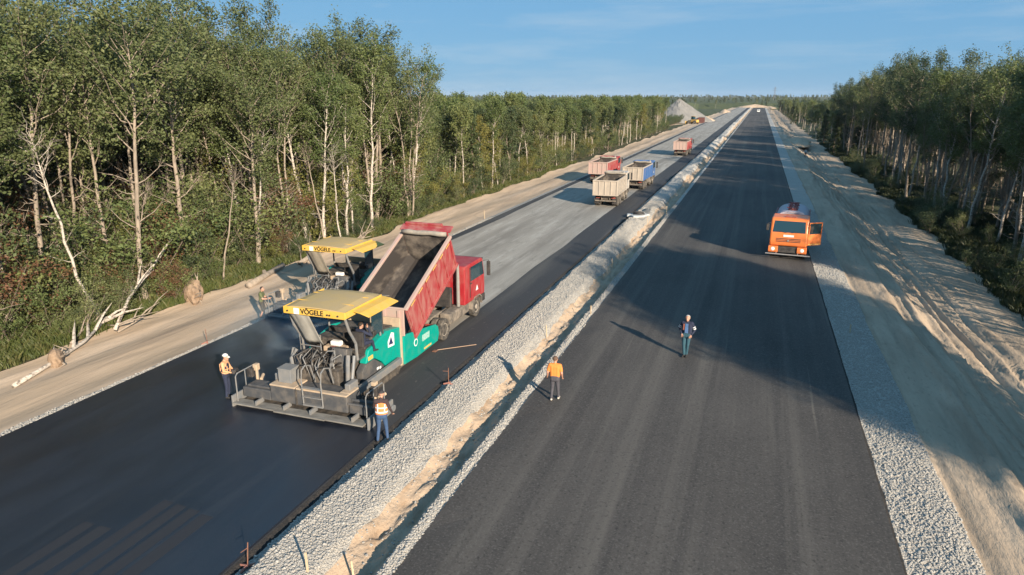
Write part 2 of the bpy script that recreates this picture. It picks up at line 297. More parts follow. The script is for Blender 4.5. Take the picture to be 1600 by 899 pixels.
# ------------------------------------------------------------------ trees
def leaf_mat(name, stops, trans=.35):
    m = bpy.data.materials.new(name); m.use_nodes = True; ns, ls = nt(m); ns.remove(ns['Principled BSDF']); out = ns['Material Output']
    at = N(ns, 'ShaderNodeAttribute', attribute_name='tint'); oi = N(ns, 'ShaderNodeObjectInfo')
    ad = N(ns, 'ShaderNodeMath', operation='MULTIPLY_ADD'); ad.inputs[1].default_value = .55; ls.new(at.outputs['Fac'], ad.inputs[0])
    mu = N(ns, 'ShaderNodeMath', operation='MULTIPLY'); mu.inputs[1].default_value = .45; ls.new(oi.outputs['Random'], mu.inputs[0]); ls.new(mu.outputs[0], ad.inputs[2])
    r = N(ns, 'ShaderNodeValToRGB'); els = r.color_ramp.elements
    for i, (p, c) in enumerate(stops):
        e = els[i] if i < 2 else els.new(p); e.position = p; e.color = c4(c)
    ls.new(ad.outputs[0], r.inputs[0])
    d = N(ns, 'ShaderNodeBsdfPrincipled'); d.inputs['Roughness'].default_value = .55; d.inputs['Specular IOR Level'].default_value = .35; t = N(ns, 'ShaderNodeBsdfTranslucent'); ls.new(r.outputs[0], d.inputs['Base Color'])
    ls.new(r.outputs[0], t.inputs[0]); mx = N(ns, 'ShaderNodeMixShader'); mx.inputs[0].default_value = trans
    ls.new(d.outputs[0], mx.inputs[1]); ls.new(t.outputs[0], mx.inputs[2]); ls.new(mx.outputs[0], out.inputs[0]); return m
L_green = leaf_mat('leaf_olive_green', [(0, (.072, .10, .040)), (.5, (.135, .16, .062)), (1, (.24, .245, .10))])
L_birch = leaf_mat('leaf_birch', [(0, (.085, .125, .042)), (.5, (.145, .18, .062)), (1, (.25, .25, .09))])
L_dark = leaf_mat('leaf_dark_green', [(0, (.048, .075, .035)), (.5, (.08, .108, .048)), (1, (.14, .155, .07))])
L_yell = leaf_mat('leaf_yellowing', [(0, (.12, .145, .04)), (.5, (.19, .185, .05)), (1, (.28, .22, .06))])
L_rust = leaf_mat('leaf_rust', [(0, (.13, .075, .045)), (.5, (.22, .11, .06)), (1, (.17, .15, .06))])
L_spr = leaf_mat('needle_green', [(0, (.035, .055, .022)), (.5, (.055, .075, .028)), (1, (.085, .10, .04))], .15)
M_bark = mat('bark_grey', (.33, .265, .205), .9, (.17, .14, .11), 4, .9, stretch=(1, 1, .35), bump=.5, bscale=18)
M_birchbark = mat('bark_birch', (.47, .41, .345), .85, (.11, .09, .075), 6, 1., stretch=(1, 1, 1.6), lo=.48, hi=.66, bump=.3, bscale=20)
M_darkbark = mat('bark_brown', (.15, .115, .085), .9, (.08, .06, .045), 6, .8, bump=.5, bscale=20)

def tubes_np(tubes):
    V = []; F = []; base = 0
    for pts, rad, n in tubes:
        pts = np.asarray(pts, float); m = len(pts); d = np.gradient(pts, axis=0); d /= np.linalg.norm(d, axis=1)[:, None]+1e-9
        ref = np.where(np.abs(d[:, 2:3]) < .9, np.array([[0, 0, 1.]]), np.array([[1., 0, 0]])); a = np.cross(d, ref); a /= np.linalg.norm(a, axis=1)[:, None]+1e-9; b = np.cross(d, a)
        th = np.arange(n)*2*np.pi/n; ring = pts[:, None] + (a[:, None]*np.cos(th)[None, :, None] + b[:, None]*np.sin(th)[None, :, None])*np.asarray(rad)[:, None, None]
        V.append(ring.reshape(-1, 3)); i, k = np.meshgrid(np.arange(m-1), np.arange(n), indexing='ij'); q = base+i*n
        F.append(np.stack([q+k, q+(k+1) % n, q+n+(k+1) % n, q+n+k], -1).reshape(-1, 4)); base += m*n
    return np.vstack(V), np.vstack(F)
def leaves_np(cent, size, rg, tint, flat=.4):
    n = len(cent); nr = rg.normal(size=(n, 3)); nr[:, 2] = np.abs(nr[:, 2])+flat; nr /= np.linalg.norm(nr, axis=1)[:, None]
    t = np.cross(nr, rg.normal(size=(n, 3))); t /= np.linalg.norm(t, axis=1)[:, None]+1e-9; b = np.cross(nr, t); s = size*rg.uniform(.6, 1.35, n)[:, None]
    V = np.stack([cent-t*s, cent+b*s*.62+nr*s*.18, cent+t*s, cent-b*s*.62+nr*s*.12], 1).reshape(-1, 3); return V, np.arange(4*n).reshape(-1, 4), np.repeat(tint, 4)
def crown_mesh(name, V, F, tint, m):
    me = np_mesh(name, V, F); a = me.attributes.new('tint', 'FLOAT', 'POINT'); a.data.foreach_set('value', np.asarray(tint, np.float32)); me.materials.append(m); return me
def make_tree(name, seed, H, bare, Rc, nl, ls, r0, kind, bark, leaf, dead=6, lean=.4, stems=1, sub=4, tsides=7):
    rg = np.random.default_rng(seed); tubes = []; anchors = []
    for s_ in range(stems):
        n = 12; t = np.linspace(0, 1, n); az0 = rg.uniform(0, 6.28); ln = lean*rg.uniform(.3, 1.2)*(1 if stems == 1 else 2.6); off = 0 if stems == 1 else .25
        P = np.zeros((n, 3)); P[:, 2] = t*H*rg.uniform(.9, 1.04); w = np.cumsum(rg.normal(size=(n, 2))*.013*H, 0); w -= w[0]; P[:, :2] = w*.55 + np.outer(t**1.2*ln, [math.cos(az0), math.sin(az0)])*2.2 + off*np.array([math.cos(az0), math.sin(az0)])
        rad = r0*(1-t)**.75*(1 if stems == 1 else .75)+.012; rad[0] *= 1.25; P[0, 2] = -.35; tubes.append((P, rad, tsides))
        pt = lambda q: np.array([np.interp(q, t, P[:, c]) for c in range(3)])
        nb = {'broad': 24, 'slim': 22, 'spruce': 34, 'shrub': 12}[kind]//(1 if stems == 1 else 2)
        for i in range(nb+dead):
            isd = i >= nb; q = rg.uniform(min(.12, bare*.6), bare) if isd else bare + (1-bare)*((i+.5)/nb)**.9*.97; tt = (q-bare)/(1-bare)
            if kind == 'broad': env = Rc*(.35+.65*math.sin(math.pi*min(1, max(0, .12+.80*tt)))**.8); el = rg.uniform(.45, 1.0)
            elif kind == 'slim': env = Rc*(.3+.7*math.sin(math.pi*(.15+.8*tt))); el = rg.uniform(.55, 1.05)
            elif kind == 'spruce': env = Rc*(1.03-tt)**.9; el = rg.uniform(-.25, .15)
            else: env = Rc*rg.uniform(.6, 1.1); el = rg.uniform(.3, 1.1)
            if isd: env = Rc*rg.uniform(.25, .75); el = rg.uniform(-.1, .7)
            L = env*rg.uniform(.75, 1.15)/max(.45, math.cos(el)); L = min(L, 1.7*Rc); az = i*2.4+rg.uniform(-.5, .5); p0 = pt(q); D = np.array([math.cos(az)*math.cos(el), math.sin(az)*math.cos(el), math.sin(el)])
            uu = np.linspace(0, 1, 5); bend = .22 if kind != 'spruce' else -.1; br = p0 + np.outer(uu*L, D) + np.outer(uu**2*L*bend, [0, 0, 1]) + np.cumsum(rg.normal(size=(5, 3))*.035*L, 0)*(uu[:, None] > 0)
            r_b = max(.012, r0*.34*(1-.6*max(tt, 0)))*(.8 if isd else 1); tubes.append((br, r_b*(1-uu*.85), 4))
            for k in range(sub if not isd else 3):
                f = rg.uniform(.3, .95); q0 = np.array([np.interp(f, uu, br[:, c]) for c in range(3)]); D2 = D+rg.normal(size=3)*.65+[0, 0, .15]; D2 /= np.linalg.norm(D2); L2 = L*rg.uniform(.25, .5)
                sb = q0+np.outer(np.linspace(0, 1, 3)*L2, D2)+np.outer(np.array([0, .3, 1])*L2*(.12 if kind != 'slim' else -.15), [0, 0, 1]); tubes.append((sb, r_b*.42*np.array([1, .7, .25]), 3))
                if not isd:
                    for f2 in (.45, .8, 1.05): anchors.append(q0+(sb[2]-q0)*f2)
            if not isd:
                for f in ((.45, .7, .9, 1.03) if kind != 'spruce' else (.25, .45, .65, .82, .97)): anchors.append(np.array([np.interp(min(f, 1), uu, br[:, c]) for c in range(3)]))
        if kind == 'slim' or kind == 'broad': anchors += [pt(.97), pt(1.), pt(.93)]
    anchors = np.array(anchors); keep = rg.random(len(anchors)) < .9; anchors = anchors[keep]
    at = rg.random(len(anchors)); idx = rg.integers(0, len(anchors), nl); sg = {'broad': .30, 'slim': .24, 'spruce': .17, 'shrub': .22}[kind]
    cent = anchors[idx]+rg.normal(size=(nl, 3))*sg*np.array([1, 1, .8]); cent[:, 2] = np.maximum(cent[:, 2], .12); tint = np.clip(at[idx]*.6+rg.random(nl)*.4, 0, 1)
    V, F, T = leaves_np(cent, ls, rg, tint); tv, tf = tubes_np(tubes); tm = np_mesh(name+'_trunk', tv, tf, True); tm.materials.append(bark)
    return tm, crown_mesh(name+'_crown', V, F, T, leaf)
TALL = [make_tree('tall_a', 1, 16.5, .50, 2.9, 7800, .105, .19, 'broad', M_bark, L_green, 14), make_tree('tall_b', 2, 16.0, .56, 2.5, 6500, .10, .16, 'broad', M_bark, L_green, 16, .7),
        make_tree('tall_c', 3, 17, .45, 3.0, 8200, .105, .18, 'broad', M_bark, L_dark, 10, .5), make_tree('tall_d', 4, 16, .50, 2.4, 7200, .10, .14, 'broad', M_bark, L_green, 14, .5, stems=3),
        make_tree('tall_e', 5, 16.5, .44, 2.0, 6800, .095, .14, 'slim', M_birchbark, L_birch, 10, .6)]
SLIM = [make_tree('slim_a', 11, 11, .54, 1.25, 3400, .105, .085, 'slim', M_birchbark, L_birch, 5), make_tree('slim_b', 12, 10.5, .48, 1.35, 3400, .105, .08, 'slim', M_birchbark, L_green, 5),
        make_tree('slim_c', 13, 11.3, .6, 1.2, 3000, .105, .08, 'slim', M_birchbark, L_birch, 6), make_tree('slim_d', 14, 10, .34, 1.4, 3800, .105, .08, 'slim', M_bark, L_dark, 2),
        make_tree('slim_e', 15, 10, .35, 1.3, 3400, .105, .08, 'slim', M_birchbark, L_yell, 2)]
SPRUCE = [make_tree('spruce_a', 21, 10.5, .12, 1.7, 4200, .13, .12, 'spruce', M_darkbark, L_spr, 2, .1, sub=3), make_tree('spruce_b', 22, 9, .06, 1.7, 4200, .13, .11, 'spruce', M_darkbark, L_spr, 0, .1, sub=3)]
SHRUB = [make_tree('shrub_a', 31, 3.0, .12, 1.15, 2000, .07, .03, 'shrub', M_bark, L_green, 0, .3, stems=3), make_tree('shrub_b', 32, 2.6, .1, 1.2, 2000, .07, .03, 'shrub', M_darkbark, L_birch, 0, .3, stems=3),
         make_tree('shrub_c', 33, 3.2, .12, 1.1, 2000, .07, .03, 'shrub', M_darkbark, L_rust, 0, .3, stems=3), make_tree('shrub_d', 34, 3.4, .1, 1.2, 2000, .07, .03, 'shrub', M_darkbark, L_yell, 0, .3, stems=2),
         make_tree('shrub_e', 35, 2.2, .05, 1.3, 2200, .065, .03, 'shrub', M_darkbark, L_dark, 0, .3, stems=3)]
BARE = [make_tree('bare_a', 41, 9, .7, .9, 60, .09, .07, 'slim', M_birchbark, L_birch, 9, .8), make_tree('bare_b', 42, 7, .75, .8, 40, .09, .05, 'slim', M_bark, L_birch, 8, 1.0)]
def plant(name, meshes, x, y, z, sc, rz, label, group, cat='tree', lean=(0, 0)):
    sc *= {'roadside_tree': .90, 'verge_tree': .92, 'slender_birch': .93, 'spruce_tree': .9}.get(name, 1.); o = thing(name, label, cat, (x, y, z), rz, group); o.scale = (sc, sc, sc*random.uniform(.95, 1.06)); o.rotation_euler = (lean[0], lean[1], rz)
    mesh_obj('trunk' if cat == 'tree' else 'stems', meshes[0], None, o); mesh_obj('crown' if cat == 'tree' else 'foliage', meshes[1], None, o); return o
def hz(x, y): return float(height(np.array([x]), np.array([y]))[0])
taken = []
def free(x, y, d):
    if any((x-a)**2+(y-b)**2 < d*d for a, b in taken): return False
    taken.append((x, y)); return True
G_TALL = 'tall trees of the roadside wood left of the pavers'; G_MID = 'slender birches along the left edge of the works'; G_RIGHT = 'trees of the shaded wood beyond the right embankment'; G_SH = 'shrubs in the undergrowth beside the sand track'
def mark_left(y):
    for lim, txt in ((20, 'beside the small root clump'), (24, 'beside the lying fallen birch'), (27, 'beside the slanting fallen birch'), (31, 'behind the upturned root plate'), (37.5, 'behind the thick tan log'), (44, 'behind the long pale log'), (52, 'past the brush pile'), (62, 'at the end of the tall wood'),
                     (80, 'level with the dusty grey truck'), (97, 'level with the blue truck'), (125, 'level with the road barrier'), (160, 'level with the farthest red truck'), (215, 'well beyond the farthest red truck')):
        if y < lim: return txt
    return 'approaching the stone cone'
def row(d, a, b): return 'front row' if d < a else 'second row' if d < b else 'inner row'
LB_TALL = ['tall spreading olive-crowned tree', 'tall leaning bare-branched tree', 'tall dark full-crowned tree', 'tall tree forking into several stems', 'tall white-barked birch']
def add_tall(i, x, y, sc=1., lean=None):
    plant('roadside_tree', TALL[i], x, y, hz(x, y)-.05, sc, random.uniform(0, 6.28), f'{LB_TALL[i]}, {row(-x-30, 3, 8)}, {mark_left(y)}', G_TALL, lean=lean or (random.uniform(-.05, .05), random.uniform(-.06, .06)))
for i, x, y, sc in [(3, -37.5, 28.5, 1.02), (1, -41, 36, 1.04), (0, -36.1, 36, 1.04), (1, -34.8, 41, 1.0), (3, -32.4, 41.5, .98), (4, -33.5, 45.5, 1.0), (0, -34.8, 50.6, .97), (1, -32.2, 53.2, .92), (3, -30.6, 57.5, .95), (4, -31.4, 59.5, .93),
                    (4, -33.7, 21.8, .95), (3, -36, 17.5, 1.05), (2, -40, 24, 1.05), (0, -44, 30.5, 1.08), (2, -40.5, 42, 1.05), (2, -39.5, 49, 1.0), (0, -33.4, 33, .98), (1, -35.3, 24.8, .98)]:
    taken.append((x, y)); add_tall(i, x, y, sc)
n = 0
while n < 104:
    x, y = -30.8-random.random()**1.4*30, random.uniform(6, 64)
    if x > -36 and y > 60: continue
    if x < -30 - (y+40)*.62 : continue
    if free(x, y, 1.9): add_tall(random.choice([0, 0, 1, 2, 2, 3, 4]), x, y, random.uniform(.78, 1.08)*(1. if y < 45 or x > -40 else .88)); n += 1
LB_MID = ['slender white-trunked light-crowned birch', 'slender olive-crowned birch', 'slender high-crowned birch', 'slender dark grey-stemmed tree', 'slender birch turning yellow', 'dark conical spruce']
def add_mid(x, y, k=None, sc=None):
    k = random.choice([0, 0, 1, 1, 2, 2, 3, 3, 4, 5]) if k is None else k; ms = SLIM[k] if k < 5 else SPRUCE[0]
    plant('slender_birch' if k < 5 else 'spruce_tree', ms, x, y, hz(x, y)-.05, sc or random.uniform(.86, 1.04), random.uniform(0, 6.28), f'{LB_MID[k]}, {row(-x-30.5, 1.6, 4.5)}, {mark_left(y)}', G_MID, lean=(random.uniform(-.04, .04), random.uniform(-.05, .05)))
n = 0
while n < 128:
    y = 60+ 195*random.random()**1.6; x = -30.6-random.random()**1.6*9 - (2 if y < 70 else 0)
    if free(x, y, .85+.004*y): add_mid(x, y, 4 if (n % 17 == 3) else None); n += 1
def mark_right(y): return 'nearest past the orange tanker' if y < 78 else 'across from the blue truck' if y < 98 else 'across from the road barrier' if y < 125 else 'across from the farthest red truck' if y < 150 else 'beyond the distant slope walker'
LB_R = ['shaded tall spreading tree', 'shaded tall leaning tree', 'shaded tall dark full-crowned tree', 'shaded tree of several stems', 'white-trunked tall birch in shade']
RIGHT_PTS = []
n = 0; tries = 0
for x, y, k, sc in [(20.8, 79.5, 4, 1.03), (21.6, 86, 4, .98), (22.5, 71, 4, 1.0), (20.6, 93, 4, 1.0), (21.0, 66.5, 1, .98), (19.8, 104, 4, .95)]:
    taken.append((x, y)); plant('verge_tree', TALL[k], x, y, hz(x, y)-.05, sc, random.uniform(0, 6.28), f'{LB_R[k]}, {row(x-19, 3.2, 8)}, {mark_right(y)}', G_RIGHT, lean=(random.uniform(-.03, .03), random.uniform(-.08, .02)))
while n < 74 and tries < 5000:
    tries += 1; y = 56+random.random()**1.4*150; x = 19.2+random.random()**1.3*15
    if x < 21 and y < 75: continue
    if float(fbm(np.array([(y+.922*x)*.11]), np.array([2.5]))[0]) < .34: continue
    if free(x, y, 1.8): k = random.choice([0, 1, 2, 2, 2, 3, 4]); plant('verge_tree', TALL[k], x, y, hz(x, y)-.05, random.uniform(.84, 1.04)*(.95 if y < 100 else 1.0), random.uniform(0, 6.28), f'{LB_R[k]}, {row(x-19, 3.2, 8)}, {mark_right(y)}', G_RIGHT); n += 1
LB_SH = ['leafy olive green shrub', 'light green leafy shrub', 'rust brown autumn shrub', 'yellowing autumn shrub', 'dark green bush']
n = 0
while n < 105:
    y = 9+random.random()**1.2*75; x = -29.9-random.random()**1.5*8
    if x < -30-(y+40)*.5: continue
    k = random.choice([0, 0, 0, 1, 1, 1, 2, 3, 4, 4] if y < 45 else [0, 1, 3, 4, 4, 4]); sc = random.uniform(.45, .9)*(1. if x < -31.5 else .7)
    plant('undergrowth_shrub', SHRUB[k], x, y, hz(x, y)-.03, sc, random.uniform(0, 6.28), f'{LB_SH[k]}, {"tall" if sc > .65 else "small"}, {"at the track verge" if x > -31.5 else "among the trunks"}, {mark_left(y)}', G_SH, 'shrub'); n += 1
for k in range(22):
    y = random.uniform(50, 150); x = 16.6+random.random()*3; plant('verge_shrub', SHRUB[4 if k % 3 else 0], x, y, hz(x, y)-.03, random.uniform(.4, .8), random.uniform(0, 6.28), ['leafy olive green shrub on the right grass verge', '', '', '', 'low dark green bushy shrub on the right grass verge'][4 if k % 3 else 0], 'shrubs on the right grass verge', 'shrub')
for x, y, k, lx, ly in [(-31.2, 24.5, 0, .1, -.28), (-30.8, 33, 1, .05, .1), (-31.5, 37.2, 0, -.05, -.05), (-30.5, 43.5, 1, 0, .05), (-30.2, 45.2, 0, 0, .03), (-32.2, 27.2, 1, 0, .18), (-31.0, 48.5, 0, .05, -.04)]:
    plant('thin_bare_tree', BARE[k], x, y, hz(x, y), random.uniform(.9, 1.15), random.uniform(0, 6.28), ['thin bare white-barked sapling leaning at the edge of the cut wood', 'thin bare grey sapling at the edge of the cut wood'][k], 'bare saplings at the wood edge', lean=(lx, ly))
# ------------------------------------------------------------------ vehicles
P_tyre = mat('tyre_rubber', (.035, .033, .031), .9, (.20, .17, .135), 5, .7, lo=.38, hi=.7)
P_rim = mat('rim_dusty', (.42, .38, .33), .6, (.25, .2, .15), 6, .8)
P_chassis = mat('chassis_dusty', (.10, .088, .075), .8, (.33, .27, .21), 3, .8, lo=.35, hi=.7)
P_black = mat('black_plastic', (.022, .022, .023), .55, (.12, .1, .085), 4, .5)
P_glass = mat('cab_glass', (.015, .04, .052), .05, None, spec=.9)  # teal of the reflections put into the glass colour
P_lamp = mat('lamp_glass', (.75, .75, .72), .15, spec=.8)
P_redlamp = mat('red_lamp', (.26, .02, .015), .4, DUST, 8, .5)
P_chrome = mat('bare_metal', (.45, .44, .42), .4, DUST, 5, .5, metal=.6)
P_white = mat('white_enamel', (.75, .75, .73), .5, DUST, 7, .25)
P_yellowmark = mat('yellow_marking', (.75, .42, .08), .5, DUST, 5, .5)
P_inbed = mat('bed_inside_tar', (.04, .034, .031), .75, (.30, .25, .2), 1.1, .9, lo=.50, hi=.80, detail=8, stretch=(1, .35, 1))
P_redbed = paint('red_bed', (.29, .035, .04), 1.05); P_redcab = paint('red_cab', (.30, .016, .022), .55)
P_bluebed = paint('blue_bed', (.035, .12, .30), .5); P_greybed = mat('dusty_grey_bed', (.40, .35, .29), .8, (.24, .21, .18), 2.5, .8)
P_pink = mat('dusty_red_tailgate', (.42, .27, .235), .8, (.36, .30, .245), 2.5, .9)
P_whitecab = paint('cream_cab', (.5, .46, .4), .6); P_tailgate = mat('dusty_tailgate', (.43, .365, .295), .85, (.28, .24, .2), 2, .8, stretch=(1, 1, .3))

def wheel(parent, x, y, r, w, dual=False, side=1):
    """side +1: outer face towards +x"""
    for k in range(2 if dual else 1):
        xc = x - side*k*(w+.05); m = MB(); h = w/2
        m.lathe([(-h*.7, r*.58), (-h, r*.68), (-h*.96, r*.92), (-h*.7, r), (h*.7, r), (h*.96, r*.92), (h, r*.68), (h*.7, r*.58)], (xc, y, r), 'x', 26); wo_ = m.build('wheel', P_tyre, parent)
        m = MB(); s = side
        m.lathe([(-s*h*.3, r*.60), (s*h*.72, r*.60), (s*h*.74, r*.54), (s*h*(.1 if dual else .45), r*.46), (s*h*(.1 if dual else .5), r*.26), (s*h*(.45 if dual else .85), r*.22), (s*h*(.5 if dual else .9), r*.12)], (xc, y, r), 'x', 20)
        for q in range(8):
            a = q*math.pi/4; m.lathe([(s*h*.05, .022), (s*h*(.3 if dual else .62), .022)], (xc, y+math.cos(a)*r*.36, r+math.sin(a)*r*.36), 'x', 6)
        m.build('rim', P_rim, wo_)
def open_bed(parent, name, y0, z0, L, W, Hh, m_out, m_gate, m_in, tilt=0., ribs=6, gate_open=False, flare=.0, head=True):
    """tipper body: local frame, rear-bottom edge at (y0, z0), tilted up at the front"""
    e = MB(); t = .07; rot = ('X', tilt); piv = (0, y0, z0); W2 = W/2; b = lambda mb, *a, **k: mb.box(*a, rot=rot, piv=piv, **k)
    # floor, side walls and front wall make the body; ribs, rails and gate are parts
    b(e, -W2, W2, y0, y0+L, z0, z0+.10); b(e, -W2, -W2+t, y0+.02, y0+L, z0+.102, z0+Hh); b(e, W2-t, W2, y0+.02, y0+L, z0+.102, z0+Hh); b(e, -W2+t+.002, W2-t-.002, y0+L-t, y0+L, z0+.102, z0+Hh+.18)
    body = e.build(name, m_out, parent)
    li = MB(); b(li, -W2+t+.002, W2-t-.002, y0+.03, y0+L-t-.004, z0+.102, z0+.115); b(li, -W2+t+.001, -W2+t+.013, y0+.03, y0+L-t-.02, z0+.12, z0+Hh-.03); b(li, W2-t-.013, W2-t-.001, y0+.03, y0+L-t-.02, z0+.12, z0+Hh-.03)
    b(li, -W2+t+.02, W2-t-.02, y0+L-t-.016, y0+L-t-.003, z0+.12, z0+Hh+.12)
    for s in (-1, 1):   # sloped wear plates along the floor
        li.bm.verts.ensure_lookup_table(); n0 = len(li.bm.verts); li.prism([(s*(W2-t-.016), z0+.13), (s*(W2-t-.30), z0+.118), (s*(W2-t-.016), z0+.48)], y0+.04, y0+L-t-.03, 'y'); li.bm.verts.ensure_lookup_table()
        bmesh.ops.rotate(li.bm, verts=li.bm.verts[n0:], cent=piv, matrix=Matrix.Rotation(tilt, 3, 'X'))
    li.build('lining', m_in, body)
    for s in (-1, 1):
        for k in range(ribs):
            yy = y0+.12+k*(L-.3)/(ribs-1); m = MB(); x0, x1 = (W2+.002, W2+.06) if s > 0 else (-W2-.06, -W2-.002); b(m, x0, x1, yy-.05, yy+.05, z0+.08, z0+Hh-.10, bev=.012); m.build('rib', m_out, body)
        m = MB(); x0, x1 = (W2-t-.02, W2+.075) if s > 0 else (-W2-.075, -W2+t+.02); b(m, x0, x1, y0, y0+L, z0+Hh-.095, z0+Hh+.03, bev=.02); m.build('top_rail', m_gate if m_gate is not m_out else m_out, body)
        m = MB(); b(m, x0+(0 if s > 0 else .0), x1, y0, y0+L, z0-.08, z0+.075, bev=.02); m.build('lower_rail', m_out, body)
    if head:
        m = MB(); b(m, -W2-.04, W2+.04, y0+L-.02, y0+L+.45, z0+Hh+.182, z0+Hh+.24, bev=.015); b(m, -W2+.1, W2-.5, y0+L+.35, y0+L+.47, z0+Hh+.242, z0+Hh+.34, bev=.015); m.build('headboard', m_out, body)
        m = MB(); p = [(-W2+.12+k*(W-.24)/6, y0+L-.12, z0+Hh+.17+.02*math.sin(k*2.1)) for k in range(7)]; m.tube(p, [.10, .12, .11, .125, .11, .12, .10], 10); bmesh.ops.rotate(m.bm, verts=m.bm.verts, cent=piv, matrix=Matrix.Rotation(tilt, 3, 'X')); m.build('rolled_tarpaulin', mat('tarp_grey', (.22, .2, .17), .9, (.36, .31, .25), 5, .8), body, True)
    # tailgate
    g = MB()
    if gate_open:
        c, s_ = math.cos(tilt), math.sin(tilt); ty, tz = y0-Hh*s_, z0+Hh*c; g.box(-W2+.03, W2-.03, ty-.10, ty-.03, tz-1.25, tz-.02, bev=.015)
        for k in range(4): x = -W2+.25+k*(W-.5)/3; g.box(x-.06, x+.06, ty-.15, ty-.102, tz-1.2, tz-.05, bev=.01)
        gate = g.build('tailgate', m_gate, body); m = MB(); m.tube([(-W2-.06, ty-.02, tz), (W2+.06, ty-.02, tz)], .05, 8); m.build('hinge_bar', m_gate, gate)
    else:
        g.box(-W2-.03, W2+.03, y0-.10, y0+.018, z0+.0, z0+Hh-.06, bev=.015); gate = g.build('tailgate', m_gate, body)
        for k in range(5):
            x = -W2+.02+k*(W-.04)/4; m = MB(); m.box(x-.06, x+.06, y0-.155, y0-.102, z0+.05, z0+Hh-.10, bev=.015); m.build('gate_rib', m_gate, gate)
        m = MB(); m.box(-W2-.05, W2+.05, y0-.17, y0-.104, z0+Hh-.095, z0+Hh+.03, bev=.015); m.box(-W2-.05, W2+.05, y0-.17, y0-.104, z0-.06, z0+.045, bev=.015); m.build('gate_frame', m_gate, gate)
    return body
def truck_cab(t, y0, y1, W, z0, z1, paintm, sleek=.25, visor=True):
    W2 = W/2; m = MB(); prof = [(y0, z0), (y1-.05, z0), (y1, z0+.35), (y1-.02, z0+(z1-z0)*.52), (y1-sleek, z1-.08), (y1-sleek-.15, z1), (y0+.08, z1), (y0, z1-.1)]
    m.prism(prof, -W2, W2, 'x', bev=.05); cab = m.build('cab', paintm, t)
    zb = z0+(z1-z0)*.54; sl = lambda z: y1-.02-sleek*(z-zb)/(z1-.08-zb)
    m = MB(); zt = z1-.18; m.quadsheet([[(-W2+.16, sl(zb+.05)+.012, zb+.05), (W2-.16, sl(zb+.05)+.012, zb+.05)], [(-W2+.2, sl(zt)+.012, zt), (W2-.2, sl(zt)+.012, zt)]], .01); m.build('windscreen', P_glass, cab)
    for s in (-1, 1):
        m = MB(); a = (W2+.003)*s; bq = (W2+.018)*s; m.prism([(y0+.75, zb), (y1-.16, zb), (y1-sleek-.12, zt), (y0+.75, zt)], min(a, bq), max(a, bq), 'x'); m.build('side_window', P_glass, cab)
        m = MB(); m.tube([(s*W2, y1-.2, zt-.02), (s*(W2+.22), y1+.02, zt-.02), (s*(W2+.22), y1+.02, zb-.1)], .018, 6); m.build('mirror_arm', P_black, cab)
        m = MB(); m.box(s*(W2+.22)-.10, s*(W2+.22)+.10, y1-.03, y1+.06, zb-.12, zt-.08, bev=.03); m.build('mirror', P_black, cab)
        m = MB(); a = (W2+.002)*s; bq = (W2+.03)*s; m.box(min(a, bq), max(a, bq), y0+.62, y0+.66, z0+.25, zt, bev=0); m.box(min(a, bq), max(a, bq), y0+.7, y0+.9, zb-.14, zb-.09); m.build('door_trim', P_black, cab)
        m = MB(); m.box(s*(W2-.32)-.18, s*(W2-.32)+.18, y1-.02, y1+.04, z0-.18, z0+.02, bev=.02); m.build('headlight', P_lamp, cab)
    m = MB(); m.box(-W2-.01, W2+.01, y1-.35, y1+.03, z0-.42, z0-.002, bev=.05); m.build('bumper', P_black, cab)
    m = MB()
    for k in range(4): m.box(-W2+.35, W2-.35, y1-.005, y1+.02, z0+.22+k*.12, z0+.28+k*.12)
    m.build('grille', P_black, cab)
    if visor: m = MB(); m.box(-W2+.1, W2-.1, y1-sleek-.02, y1+.05, z1-.16, z1-.10, bev=.02); m.build('sun_visor', P_black, cab)
    return cab
